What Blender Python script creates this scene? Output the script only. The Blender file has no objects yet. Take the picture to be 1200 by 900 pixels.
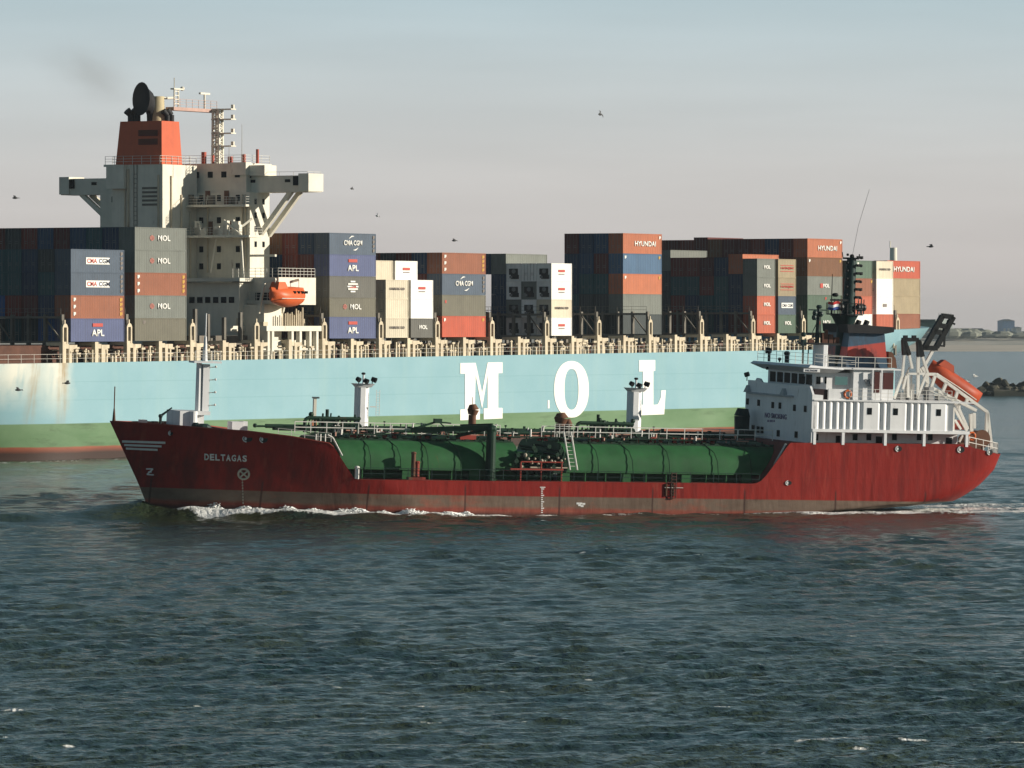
import bpy, bmesh, math, random
import numpy as np
from mathutils import Vector, Matrix

random.seed(7)
S = bpy.context.scene
COL = S.collection

# ------------------------------------------------------------------ camera
CAM_H, FPX, HORIZON = 16.1, 7000.0, 388.0
cam_d = bpy.data.cameras.new("camera")
cam = bpy.data.objects.new("camera", cam_d)
COL.objects.link(cam)
cam.location = (0, 0, CAM_H)
cam.rotation_euler = (math.radians(90), 0, 0)
cam_d.sensor_width = 36
cam_d.lens = 36 * FPX / 1200
cam_d.shift_y = (HORIZON - 450) / 1200
cam_d.clip_start, cam_d.clip_end = 1.0, 40000
S.camera = cam
S.render.resolution_x, S.render.resolution_y = 1024, 768

# ------------------------------------------------------------------ light
SUN_AZ, SUN_EL = -1.0, 15.0          # azimuth from +X towards +Y
world = bpy.data.worlds.new("World")
S.world = world
world.use_nodes = True
wn, wl = world.node_tree.nodes, world.node_tree.links
sky = wn.new("ShaderNodeTexSky")
sky.sky_type = 'NISHITA'
sky.sun_disc = False
sky.sun_elevation = math.radians(SUN_EL)
sky.sun_rotation = math.radians(90 - SUN_AZ)
sky.air_density, sky.dust_density, sky.ozone_density = 1.0, 2.0, 1.5
bg = wn["Background"]
SKY_STRENGTH = 0.08
bg.inputs["Strength"].default_value = SKY_STRENGTH
# a thin milky veil of high cloud and mist over the clear-air sky, paler low down
tc = wn.new("ShaderNodeTexCoord")
sep = wn.new("ShaderNodeSeparateXYZ")
wl.new(tc.outputs["Generated"], sep.inputs[0])
grad = wn.new("ShaderNodeValToRGB")
el = grad.color_ramp.elements
el[0].position, el[0].color = 0.0, (0.442, 0.405, 0.384, 1)
el[1].position, el[1].color = 1.0, (0.013, 0.037, 0.069, 1)
for p_, c_ in ((0.010, (0.505, 0.465, 0.446)), (0.026, (0.530, 0.518, 0.505)), (0.042, (0.476, 0.524, 0.537)), (0.060, (0.385, 0.500, 0.548)), (0.085, (0.24, 0.36, 0.41)), (0.12, (0.15, 0.255, 0.30)), (0.25, (0.077, 0.146, 0.185)), (0.5, (0.033, 0.072, 0.105))):
    e_ = el.new(p_)
    e_.color = (*c_, 1)
wl.new(sep.outputs["Z"], grad.inputs["Fac"])
mp_ = wn.new("ShaderNodeMapping")
mp_.inputs["Scale"].default_value = (6, 6, 60)
mp_.inputs["Rotation"].default_value = (0.0, 0.10, 0.0)
cn = wn.new("ShaderNodeTexNoise")
cn.inputs["Scale"].default_value = 2.2
cn.inputs["Detail"].default_value = 6
cr = wn.new("ShaderNodeMapRange")
cr.inputs["From Min"].default_value, cr.inputs["From Max"].default_value = 0.35, 0.75
cr.inputs["To Min"].default_value, cr.inputs["To Max"].default_value = 0.97, 1.06
wl.new(tc.outputs["Generated"], mp_.inputs["Vector"])
wl.new(mp_.outputs["Vector"], cn.inputs["Vector"])
wl.new(cn.outputs["Fac"], cr.inputs["Value"])
scl = wn.new("ShaderNodeVectorMath")
scl.operation = 'SCALE'
wl.new(grad.outputs["Color"], scl.inputs[0])
wl.new(cr.outputs["Result"], scl.inputs["Scale"])
lift = wn.new("ShaderNodeVectorMath")
lift.operation = 'SCALE'
lift.inputs["Scale"].default_value = 1.0 / SKY_STRENGTH
wl.new(scl.outputs[0], lift.inputs[0])
veil = wn.new("ShaderNodeMix"); veil.data_type = 'RGBA'
veil.inputs["Factor"].default_value = 0.9
wl.new(sky.outputs["Color"], veil.inputs["A"])
wl.new(lift.outputs[0], veil.inputs["B"])
wl.new(veil.outputs["Result"], bg.inputs["Color"])

sun_d = bpy.data.lights.new("sun", 'SUN')
sun = bpy.data.objects.new("sun", sun_d)
COL.objects.link(sun)
sun_d.energy = 5.0
sun_d.angle = math.radians(0.55)
sun_d.color = (1.0, 0.925, 0.80)
_a, _e = math.radians(SUN_AZ), math.radians(SUN_EL)
sun_dir = Vector((math.cos(_a) * math.cos(_e), math.sin(_a) * math.cos(_e), math.sin(_e)))
sun.rotation_euler = sun_dir.to_track_quat('Z', 'Y').to_euler()

S.view_settings.view_transform = 'Standard'
S.view_settings.look = 'None'
S.view_settings.gamma = 1
S.view_settings.exposure = 0.30
S.view_settings.use_curve_mapping = False
S.render.engine = 'CYCLES'
S.cycles.max_bounces = 6
S.cycles.diffuse_bounces = 2
S.cycles.glossy_bounces = 3
S.cycles.transparent_max_bounces = 12
S.cycles.volume_bounces = 0
S.cycles.use_denoising = True
S.cycles.caustics_reflective = False
S.cycles.caustics_refractive = False


# ------------------------------------------------------------------ frames
class Frame:
    """Local axes of one vessel and the way from a sight line into them."""
    def __init__(self, px, py, yaw, trim=0.0, heel=0.0):
        Y = FPX * CAM_H / (py - HORIZON)
        self.o = Vector(((px - 600) / FPX * Y, Y, 0))
        self.R = (Matrix.Rotation(math.radians(yaw), 3, 'Z') @ Matrix.Rotation(math.radians(trim), 3, 'Y')
                  @ Matrix.Rotation(math.radians(heel), 3, 'X'))
        self.RT = self.R.transposed()
        self.eye = self.RT @ (Vector((0, 0, CAM_H)) - self.o)
        self.mat = Matrix.Translation(self.o) @ self.R.to_4x4()

    def hit(self, px, py, axis, c):
        d = self.RT @ Vector(((px - 600) / FPX, 1, (HORIZON - py) / FPX))
        return self.eye + d * ((c - self.eye[axis]) / d[axis])

    def side(self, px, py, y=0.0):          # (x, z) on the lengthwise plane at y
        p = self.hit(px, py, 1, y)
        return p.x, p.z

    def face(self, px, py, x):              # (y, z) on the crosswise plane at x
        p = self.hit(px, py, 0, x)
        return p.y, p.z

    def world(self, x, y, z):
        return self.o + self.R @ Vector((x, y, z))


GAS = Frame(640, 604, 21, 1.3, 1.5)          # +x to the stern, +y away from us
BOX = Frame(160, 536, 60.5)                  # +x to the bow, +y away from us


# ------------------------------------------------------------------ materials
MATS = {}

def lin(r, g, b):
    f = lambda c: ((c / 255 + 0.055) / 1.055) ** 2.4 if c > 10 else c / 255 / 12.92
    return (f(r), f(g), f(b))

def nd(nt, t, **kw):
    n = nt.nodes.new(t)
    for k, v in kw.items():
        setattr(n, k, v)
    return n

def mixc(nt, fac, a, b, mode='MIX'):
    n = nd(nt, "ShaderNodeMix", data_type='RGBA', blend_type=mode)
    for s, v in (("Factor", fac), ("A", a), ("B", b)):
        if hasattr(v, "is_output"):
            nt.links.new(v, n.inputs[s])
        elif isinstance(v, (tuple, list)):
            n.inputs[s].default_value = (*v[:3], 1)
        else:
            n.inputs[s].default_value = v
    return n.outputs["Result"]

def ramp(nt, val, a, b, lo=0.0, hi=1.0):
    n = nd(nt, "ShaderNodeMapRange")
    n.inputs["From Min"].default_value, n.inputs["From Max"].default_value = a, b
    n.inputs["To Min"].default_value, n.inputs["To Max"].default_value = lo, hi
    nt.links.new(val, n.inputs["Value"])
    return n.outputs["Result"]

def math_(nt, op, a, b=0.0):
    n = nd(nt, "ShaderNodeMath", operation=op)
    for i, v in enumerate((a, b)):
        if hasattr(v, "is_output"):
            nt.links.new(v, n.inputs[i])
        else:
            n.inputs[i].default_value = v
    return n.outputs[0]

def noise(nt, vec, scale, detail=3, stretch=(1, 1, 1), seed=0.0, rough=0.55):
    m = nd(nt, "ShaderNodeMapping")
    m.inputs["Scale"].default_value = stretch
    nt.links.new(vec, m.inputs["Vector"])
    n = nd(nt, "ShaderNodeTexNoise", noise_dimensions='4D')
    n.inputs["Scale"].default_value = scale
    n.inputs["Detail"].default_value = detail
    n.inputs["Roughness"].default_value = rough
    if hasattr(seed, "is_output"):
        nt.links.new(seed, n.inputs["W"])
    else:
        n.inputs["W"].default_value = seed
    nt.links.new(m.outputs["Vector"], n.inputs["Vector"])
    return n.outputs["Fac"]

def new_mat(name):
    m = bpy.data.materials.new(name)
    m.use_nodes = True
    nt = m.node_tree
    return m, nt, nt.nodes["Principled BSDF"]

def paint(name, rgb, rough=0.55, var=0.16, rust=0.0, streak=0.12, scale=0.6, metal=0.0, rnd=0.0):
    """Weathered paint: blotches, faint vertical runs and some rust."""
    if name in MATS:
        return MATS[name]
    m, nt, p = new_mat(name)
    tcn = nd(nt, "ShaderNodeTexCoord").outputs["Object"]
    oi = nd(nt, "ShaderNodeObjectInfo")
    seed = math_(nt, 'MULTIPLY', oi.outputs["Random"], 57.0)
    c = mixc(nt, ramp(nt, noise(nt, tcn, scale, 4, seed=seed), 0.3, 0.7), [v * (1 - var) for v in rgb], [min(1, v * (1 + var)) for v in rgb])
    if streak:
        st = ramp(nt, noise(nt, tcn, 1.0, 3, (2.2, 2.2, 0.16), seed=seed), 0.45, 0.75, 0, streak * 2.2)
        c = mixc(nt, st, c, [v * 0.55 + 0.03 for v in rgb])
    if rust:
        r1 = noise(nt, tcn, 0.9, 5, (1.3, 1.3, 0.35), seed=seed, rough=0.7)
        c = mixc(nt, ramp(nt, r1, 0.66 - rust * 0.2, 0.80 - rust * 0.2, 0, 0.85), c, (0.14, 0.055, 0.025))
    if rnd:
        g = ramp(nt, oi.outputs["Random"], 0, 1, 1 - rnd, 1 + rnd)
        c = mixc(nt, 1.0, c, nt.nodes.new("ShaderNodeCombineColor").outputs[0], 'MULTIPLY')
        cc = [n for n in nt.nodes if n.bl_idname == "ShaderNodeCombineColor"][-1]
        for i in range(3):
            nt.links.new(g, cc.inputs[i])
    nt.links.new(c, p.inputs["Base Color"])
    p.inputs["Roughness"].default_value = rough
    p.inputs["Metallic"].default_value = metal
    p.inputs["Specular IOR Level"].default_value = 0.18
    MATS[name] = m
    return m


# ------------------------------------------------------------------ mesh builder
class MB:
    def __init__(self):
        self.v, self.f, self.m, self.solids = [], [], [], []
        self.mi = 0

    def add(self, vs, fs):
        o = len(self.v)
        self.v += [tuple(p) for p in vs]
        self.f += [tuple(i + o for i in f) for f in fs]
        self.m += [self.mi] * len(fs)
        self.solids.append((o, len(self.f) - len(fs), len(self.v), len(self.f)))
        return self

    def box(self, x0, x1, y0, y1, z0, z1):
        vs = [(x, y, z) for z in (z0, z1) for y in (y0, y1) for x in (x0, x1)]
        return self.add(vs, [(0, 2, 3, 1), (4, 5, 7, 6), (0, 1, 5, 4), (2, 6, 7, 3), (0, 4, 6, 2), (1, 3, 7, 5)])

    def hexa(self, b, t):
        """Solid between two quads with matching corner order."""
        return self.add(list(b) + list(t), [(3, 2, 1, 0), (4, 5, 6, 7)] + [(i, (i + 1) % 4, 4 + (i + 1) % 4, 4 + i) for i in range(4)])

    def prism(self, pts, axis, a, b):
        """Polygon in the two other axes, extruded along axis from a to b."""
        n = len(pts)
        def mk(p, c):
            return {0: (c, p[0], p[1]), 1: (p[0], c, p[1]), 2: (p[0], p[1], c)}[axis]
        vs = [mk(p, a) for p in pts] + [mk(p, b) for p in pts]
        return self.add(vs, [tuple(range(n - 1, -1, -1)), tuple(range(n, 2 * n))] + [(i, (i + 1) % n, n + (i + 1) % n, n + i) for i in range(n)])

    def tube(self, p0, p1, r, r1=None, n=8, cap=True):
        p0, p1 = Vector(p0), Vector(p1)
        r1 = r if r1 is None else r1
        d = (p1 - p0)
        if d.length < 1e-6:
            return self
        d.normalize()
        a = d.orthogonal().normalized()
        b = d.cross(a)
        vs = []
        for p, rr in ((p0, r), (p1, r1)):
            for i in range(n):
                t = 2 * math.pi * i / n
                vs.append(p + (a * math.cos(t) + b * math.sin(t)) * rr)
        fs = [(i, (i + 1) % n, n + (i + 1) % n, n + i) for i in range(n)]
        if cap:
            fs += [tuple(range(n - 1, -1, -1)), tuple(range(n, 2 * n))]
        return self.add(vs, fs)

    def path(self, pts, r, n=6):
        for a, b in zip(pts, pts[1:]):
            self.tube(a, b, r, n=n)
        return self

    def bar(self, p0, p1, w, h=None):
        """Square-section bar."""
        h = h or w
        p0, p1 = Vector(p0), Vector(p1)
        d = (p1 - p0).normalized()
        up = Vector((0, 0, 1)) if abs(d.z) < 0.95 else Vector((0, 1, 0))
        a = d.cross(up).normalized() * (w / 2)
        b = a.cross(d).normalized() * (h / 2)
        q = [(-1, -1), (1, -1), (1, 1), (-1, 1)]
        return self.hexa([p0 + a * i + b * j for i, j in q], [p1 + a * i + b * j for i, j in q])

    def rings(self, rings, close=True, caps=True):
        """Loft through equal-length closed rings."""
        n = len(rings[0])
        vs = [p for r in rings for p in r]
        fs = []
        for k in range(len(rings) - 1):
            for i in range(n if close else n - 1):
                j = (i + 1) % n
                fs.append((k * n + i, k * n + j, (k + 1) * n + j, (k + 1) * n + i))
        if caps:
            fs += [tuple(range(n - 1, -1, -1)), tuple(range((len(rings) - 1) * n, len(rings) * n))]
        return self.add(vs, fs)

    def ball(self, c, rx, ry=None, rz=None, n=10, m=6):
        ry, rz = ry or rx, rz or rx
        rr = []
        for k in range(1, m):
            t = math.pi * k / m
            rr.append([(c[0] + rx * math.sin(t) * math.cos(2 * math.pi * i / n), c[1] + ry * math.sin(t) * math.sin(2 * math.pi * i / n), c[2] + rz * math.cos(t)) for i in range(n)])
        return self.rings(rr)

    def rail(self, pts, h=1.05, rows=3, gap=1.6, r=0.022, post=0.028):
        """Guard rail along a deck edge."""
        for k in range(rows):
            z = h * (k + 1) / rows
            for a, b in zip(pts, pts[1:]):
                self.tube((a[0], a[1], a[2] + z), (b[0], b[1], b[2] + z), r, n=4)
        for a, b in zip(pts, pts[1:]):
            L = (Vector(b) - Vector(a)).length
            k = max(1, round(L / gap))
            for i in range(k + 1):
                p = Vector(a).lerp(Vector(b), i / k)
                self.tube(p, p + Vector((0, 0, h)), post, n=4)
        return self

    def mesh(self, name, mats, smooth=False, auto=None):
        me = bpy.data.meshes.new(name)
        me.from_pydata(self.v, [], self.f)
        for m in (mats if isinstance(mats, (list, tuple)) else [mats]):
            me.materials.append(m)
        me.polygons.foreach_set("material_index", self.m)
        bm = bmesh.new()
        bm.from_mesh(me)
        bmesh.ops.recalc_face_normals(bm, faces=bm.faces)
        bm.to_mesh(me)
        bm.free()
        if smooth:
            me.polygons.foreach_set("use_smooth", [True] * len(me.polygons))
            if auto:
                me.set_sharp_from_angle(angle=math.radians(auto))
        me.update()
        return me

    def each(self, name, mats, parent=None):
        """Every solid added becomes an object of its own."""
        out = []
        for (v0, f0, v1, f1) in self.solids:
            m = MB()
            m.add(self.v[v0:v1], [tuple(i - v0 for i in f) for f in self.f[f0:f1]])
            out.append(m.build(name, mats, parent))
        return out

    def build(self, name, mats, parent=None, smooth=False, auto=None):
        return link(name, self.mesh(name, mats, smooth, auto), parent)


def link(name, data, parent=None):
    o = bpy.data.objects.new(name, data)
    COL.objects.link(o)
    if parent:
        o.parent = parent
    return o

def tag(o, label=None, cat=None, group=None, kind=None):
    for k, v in (("label", label), ("category", cat), ("group", group), ("kind", kind)):
        if v:
            o[k] = v
    return o

def thing(name, label, cat, mat=None, group=None):
    o = bpy.data.objects.new(name, None)
    COL.objects.link(o)
    o.empty_display_size = 1
    if mat is not None:
        o.matrix_world = mat
    return tag(o, label, cat, group)

TEXTS = {}
def letters(body, width, height, depth=0.03, bold=0.0, shear=0.0):
    """Lettering as a mesh in the x-z plane, centred, facing -y."""
    key = (body, round(width, 3), round(height, 3), bold, shear)
    if key in TEXTS:
        return TEXTS[key]
    cu = bpy.data.curves.new("lettering", 'FONT')
    cu.body = body
    cu.size = 1
    cu.offset = bold
    cu.shear = shear
    cu.resolution_u = 3
    cu.extrude = 0.0
    o = bpy.data.objects.new("lettering", cu)
    COL.objects.link(o)
    dg = bpy.context.evaluated_depsgraph_get()
    me = bpy.data.meshes.new_from_object(o.evaluated_get(dg))
    bpy.data.objects.remove(o)
    co = np.empty(len(me.vertices) * 3)
    me.vertices.foreach_get("co", co)
    co = co.reshape(-1, 3)
    lo, hi = co.min(0), co.max(0)
    co = (co - (lo + hi) / 2) / np.maximum(hi - lo, 1e-6)
    out = np.stack([co[:, 0] * width, np.zeros(len(co)), co[:, 1] * height], 1)
    me.vertices.foreach_set("co", out.ravel())
    bm = bmesh.new()
    bm.from_mesh(me)
    bmesh.ops.solidify(bm, geom=bm.faces[:], thickness=depth)
    bmesh.ops.recalc_face_normals(bm, faces=bm.faces)
    bm.to_mesh(me)
    bm.free()
    me.name = "lettering"
    TEXTS[key] = me
    return me

def put_text(body, at, width, height, mat, parent, bold=0.0, rot=0.0, name="lettering", shear=0.0):
    me = letters(body, width, height, 0.03, bold, shear).copy()
    me.materials.clear()
    me.materials.append(mat)
    o = link(name, me, parent)
    o.location = at
    o.rotation_euler = (0, 0, rot)
    return o

ORD = ["", "first", "second", "third", "fourth", "fifth", "sixth", "seventh", "eighth", "ninth", "tenth", "eleventh", "twelfth",
       "thirteenth", "fourteenth", "fifteenth", "sixteenth", "seventeenth", "eighteenth", "nineteenth", "twentieth"]

# ================================================================== THE SETTING
# ------------------------------------------------------------------ water
def water_material():
    m, nt, p = new_mat("water")
    geo = nd(nt, "ShaderNodeNewGeometry")
    pos = geo.outputs["Position"]
    n1 = noise(nt, pos, 0.20, 4, (1, 0.5, 1), 3.1)
    body = mixc(nt, ramp(nt, n1, 0.35, 0.65), (0.010, 0.028, 0.024), (0.034, 0.043, 0.018))
    at = nd(nt, "ShaderNodeAttribute", attribute_name="foam").outputs["Fac"]
    fn = noise(nt, pos, 1.1, 6, (1, 0.5, 1), 8.0, 0.75)
    fo = ramp(nt, math_(nt, 'ADD', math_(nt, 'MULTIPLY', fn, 1.1), at), 0.98, 1.14)
    col = mixc(nt, fo, body, (0.80, 0.80, 0.76))
    nt.links.new(col, p.inputs["Base Color"])
    nt.links.new(ramp(nt, fo, 0, 1, 0.14, 0.7), p.inputs["Roughness"])
    p.inputs["IOR"].default_value = 1.33
    b1 = noise(nt, pos, 0.9, 4, (1, 0.75, 1), 0.0, 0.62)
    b2 = noise(nt, pos, 3.2, 3, (1, 0.8, 1), 5.0, 0.6)
    h = math_(nt, 'ADD', b1, math_(nt, 'MULTIPLY', b2, 0.3))
    bu = nd(nt, "ShaderNodeBump")
    wind = noise(nt, pos, 0.022, 3, (0.5, 1.3, 1), 17.0, 0.6)
    nt.links.new(ramp(nt, wind, 0.36, 0.64, 0.65, 1.15), bu.inputs["Strength"])
    bu.inputs["Distance"].default_value = 0.65
    nt.links.new(h, bu.inputs["Height"])
    nt.links.new(bu.outputs["Normal"], p.inputs["Normal"])
    return m

def seg_dist(P, a, b):
    a, b = np.array(a), np.array(b)
    d = b - a
    t = np.clip(((P - a) @ d) / (d @ d), 0, 1)
    q = a + t[:, None] * d
    return np.hypot(*(P - q).T), t

def build_water():
    # rows spaced by how they foreshorten, from close below the frame to the far shore
    ys = [40, 90, 140, 175]
    y = 196.0
    while y < 5200:
        ys.append(y)
        y += max(0.22, y * y / (FPX * 0.8533 * CAM_H) * (0.42 if y < 960 else 0.7))
    ys += [5800, 7000, 9000]
    ys = np.array(ys)
    t = np.linspace(-0.165, 0.165, 1150)
    t = np.concatenate([[-1.6, -0.8, -0.4, -0.26, -0.19], t, [0.19, 0.26, 0.4, 0.8, 1.6]])
    Y = np.repeat(ys[:, None], len(t), 1)
    base = np.maximum(ys, 900)
    X = Y * t[None, :]
    edge = np.abs(t) > 0.18
    X[:, edge] = base[:, None] * t[edge][None, :]
    dx = np.gradient(ys)[:, None] * np.ones_like(X)
    rng = np.random.default_rng(11)
    Zh, DX, DY = np.zeros_like(X), np.zeros_like(X), np.zeros_like(X)
    slopes = np.zeros_like(X)
    for k in range(110):
        lam = 0.55 * (8.5 / 0.55) ** rng.random()
        kk = 2 * math.pi / lam
        ang = math.radians(-62) + rng.normal(0, 0.55)
        kx, ky = kk * math.cos(ang), kk * math.sin(ang)
        A = 0.0054 * lam ** 0.72 * (0.6 + 0.8 * rng.random())
        A *= math.exp(-(lam / 15) ** 2)
        ph = rng.random() * 6.283
        fade = np.clip((lam / np.maximum(dx, 0.05) - 1.2) / 1.6, 0, 1)
        th = kx * X + ky * Y + ph
        c, s = np.cos(th), np.sin(th)
        Zh += A * fade * c
        DX -= 0.8 * A * fade * s * kx / kk
        DY -= 0.8 * A * fade * s * ky / kk
        slopes += A * fade * kk * kk * c
    gust = 0.62 + 0.75 * (0.5 + 0.5 * np.sin(X * 0.05 + 1.3 * np.sin(Y * 0.021)) * np.sin(Y * 0.033 + X * 0.017))
    Zh *= gust
    foam = np.zeros_like(X)
    # whitecaps on a few of the steepest crests
    lim = np.quantile(Zh[200:-4], 0.9990)
    foam += np.clip((Zh - lim) / 0.08, 0, 1) * 0.62 * (rng.random(X.shape) > 0.2)
    P = np.stack([X.ravel(), Y.ravel()], 1)
    caps = [(10, 833, 1.2), (975, 866, 2.4), (1066, 868, 1.4), (22, 715, 1.6), (609, 848, 0.8), (670, 668, 0.9), (1022, 661, 1.2), (712, 649, 0.6), (510, 848, 0.9), (846, 829, 0.8), (910, 792, 0.8), (1190, 870, 1.3)]
    for k in range(38):
        py_ = 612 + 280 * rng.random() ** 0.8
        caps.append((1200 * rng.random(), py_, 0.25 + 0.5 * rng.random()))
    for px_, py_, w_ in caps:
        Yc = FPX * CAM_H / (py_ - HORIZON)
        Xc = (px_ - 600) / FPX * Yc
        e_ = ((X - Xc) / w_) ** 2 + ((Y - Yc - 0.25 * (X - Xc)) / (0.32 + 0.12 * w_)) ** 2
        foam = np.maximum(foam, 0.62 * np.exp(-e_))
    near = (np.abs(Y.ravel() - 530) < 70)
    Q = P[near]
    zadd, fadd = np.zeros(len(Q)), np.zeros(len(Q))
    W = lambda x, y: (lambda v: (v.x, v.y))(GAS.world(x, y, 0))
    # crest thrown up along the bow and running out ahead of it
    for a, b, h0, h1, w in ((W(-35.2, 6.9), W(-24, -0.6), 1.1, 0.85, 1.9), (W(-24, -0.6), W(-6, -1.8), 0.85, 0.15, 2.0),
                            (W(-35.2, 6.9), W(-42, 5.5), 1.45, 0.75, 2.2), (W(-42, 5.5), W(-66, -6), 0.75, 0.25, 2.6)):
        d, tt = seg_dist(Q, a, b)
        zadd = np.maximum(zadd, (h0 + (h1 - h0) * tt) * np.exp(-(d / w) ** 2))
    # broken water along the side and astern
    for a, b, f0, f1, w in ((W(-32.6, 4.6), W(-29.5, 2.3), 0.45, 0.95, 1.3), (W(-29.5, 2.3), W(-20, -0.9), 0.98, 0.85, 2.3), (W(-20, -0.9), W(0, -1.3), 0.85, 0.62, 1.9), (W(0, -1.3), W(9, -1.3), 0.62, 0.40, 1.4), (W(9, -1.3), W(24, -2.3), 0.42, 0.6, 2.2),
                            (W(26, -3.0), W(80, -7), 0.70, 0.50, 5.0), (W(34, 3), W(100, 6), 0.62, 0.50, 7.0), (W(42, 14), W(110, 22), 0.56, 0.46, 8.0),
                            (W(-30, 14), W(-26, 24), 0.30, 0.2, 3)):
        d, tt = seg_dist(Q, a, b)
        fadd = np.maximum(fadd, (f0 + (f1 - f0) * tt) * np.exp(-(d / w) ** 2))
    zz, ff = Zh.ravel(), foam.ravel()
    damp = np.ones(len(Q))
    zz[near] = zz[near] * damp + zadd
    ff[near] = np.maximum(ff[near], fadd)
    # wash along the container ship
    nb = (Y.ravel() > 690) & (Y.ravel() < 1000)
    V = lambda x, y: (lambda v: (v.x, v.y))(BOX.world(x, y, 0))
    d, tt = seg_dist(P[nb], V(-60, -4.0), V(60, -3.0))
    ff[nb] = np.maximum(ff[nb], 0.47 * np.exp(-(d / 3.4) ** 2))
    X2, Y2 = X + DX, Y + DY
    ne, ni = len(ys), len(t)
    co = np.stack([X2.ravel(), Y2.ravel(), zz], 1)
    i = np.arange((ne - 1) * ni).reshape(ne - 1, ni)[:, :-1].ravel()
    faces = np.stack([i, i + 1, i + 1 + ni, i + ni], 1)
    me = bpy.data.meshes.new("water")
    me.vertices.add(len(co))
    me.vertices.foreach_set("co", co.ravel())
    me.loops.add(faces.size)
    me.loops.foreach_set("vertex_index", faces.ravel().astype(np.int32))
    me.polygons.add(len(faces))
    me.polygons.foreach_set("loop_start", np.arange(0, faces.size, 4, dtype=np.int32))
    me.polygons.foreach_set("use_smooth", np.ones(len(faces), dtype=bool))
    at = me.attributes.new("foam", 'FLOAT', 'POINT')
    at.data.foreach_set("value", ff.astype(np.float32))
    me.materials.append(water_material())
    me.update()
    me.validate()
    tag(link("water", me), kind="structure")

build_water()


# ------------------------------------------------------------------ the far shore, its colours paled to carry distance haze
def shore_mat():
    m, nt, p = new_mat("dune_grass")
    pos = nd(nt, "ShaderNodeNewGeometry").outputs["Position"]
    c = mixc(nt, ramp(nt, noise(nt, pos, 0.012, 4, (1, 0.4, 1)), 0.4, 0.62), (0.27, 0.26, 0.21), (0.46, 0.41, 0.33))
    nt.links.new(c, p.inputs["Base Color"])
    p.inputs["Roughness"].default_value = 0.95
    return m

def build_shore():
    sand = paint("beach_sand", (0.52, 0.45, 0.36), 0.95, 0.12, streak=0, scale=0.02)
    nx = 160
    xs = np.linspace(-1400, 1900, nx)
    rng = random.Random(3)
    for nm, prof, mat in (("beach", ((4650, -0.6), (4720, 0.6), (4900, 2.0), (5100, 4.2)), sand),
                          ("far_shore", ((5098, 4.0), (5200, 7.0), (5400, 11.0), (5800, 13.5), (6500, 14.0), (8900, 14.0)), shore_mat())):
        mb = MB()
        vs, fs = [], []
        for j, (y, z) in enumerate(prof):
            for i, x in enumerate(xs):
                w = math.sin(x * 0.006 + j) * 0.5 + math.sin(x * 0.019 + 2 * j) * 0.3 + rng.uniform(-0.3, 0.3)
                vs.append((x, y + 30 * math.sin(x * 0.004) + (12 * w if j else 0), z + (w * (1.8 if nm == "far_shore" and 0 < j else 0.15))))
        for j in range(len(prof) - 1):
            for i in range(nx - 1):
                a = j * nx + i
                fs.append((a, a + 1, a + 1 + nx, a + nx))
        tag(mb.add(vs, fs).build(nm, mat, smooth=True), kind="structure")

build_shore()

def at(px, py, Y):
    return Vector(((px - 600) / FPX * Y, Y, CAM_H + (HORIZON - py) / FPX * Y))

def scrub():
    """Belt of bushes behind the beach, far off and seen as one mass."""
    rng = random.Random(5)
    mb = MB()
    for k in range(330):
        px = rng.uniform(1040, 1290)
        Y = rng.uniform(5250, 6400)
        p = at(px, 388, Y)
        h = rng.uniform(3, 9) * (1.25 if 1090 < px < 1150 else 0.8)
        r = rng.uniform(5, 15)
        mb.ball((p.x, Y, 11.0 + h * 0.25), r, r, h * 0.55, n=7, m=5)
    m = paint("scrub_leaves", (0.19, 0.195, 0.155), 0.95, 0.4, streak=0, scale=0.1)  # leaf tone paled too, with distance haze put in
    tag(mb.build("scrub_belt", m), kind="stuff")

scrub()

def hall(px0, px1, py, Y, depth, mat, label, cat, bands):
    a, b = at(px0, py, Y), at(px1, py, Y)
    z0, z1 = 10.0, a.z
    t = thing("industrial_hall", label, cat, Matrix.Translation((a.x, Y, z0)))
    w, h = b.x - a.x, z1 - z0
    MB().box(0, w, 0, depth, 0, h * 0.9).build("wall", mat, t)
    MB().prism([(-1, h * 0.9), (w + 1, h * 0.9), (w * 0.5, h)], 1, -1, depth + 1).build("roof", paint("hall_roof", (0.34, 0.35, 0.36), 0.7), t)
    for k in range(bands):
        x = w * (k + 0.5) / bands
        MB().box(x - w / bands * 0.3, x + w / bands * 0.3, -0.4, 0.2, h * 0.2, h * 0.5).build("gate", paint("hall_gate", (0.55, 0.56, 0.56), 0.6), t)

hall(1175, 1189, 374, 5600, 60, paint("hall_blue", (0.27, 0.38, 0.55), 0.6, streak=0), "hazy blue industrial hall on the far shore at the right edge", "industrial building", 3)
hall(1191, 1197, 383, 5500, 40, paint("hall_pale", (0.62, 0.60, 0.56), 0.6, streak=0), "small pale shed beside the blue hall on the far shore", "shed", 2)

# ------------------------------------------------------------------ rock breakwater
def boulder_mesh(seed, mat):
    rng = random.Random(seed)
    bm = bmesh.new()
    bmesh.ops.create_icosphere(bm, subdivisions=2, radius=1)
    dirs = [Vector((rng.uniform(-1, 1), rng.uniform(-1, 1), rng.uniform(-1, 1))).normalized() for _ in range(13)]
    cut = [rng.uniform(0.45, 0.78) for _ in dirs]
    for v in bm.verts:
        for d, c in zip(dirs, cut):
            e = v.co.dot(d)
            if e > c:
                v.co -= d * (e - c)
    me = bpy.data.meshes.new("boulder")
    bm.to_mesh(me)
    bm.free()
    me.materials.append(mat)
    return me

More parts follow.
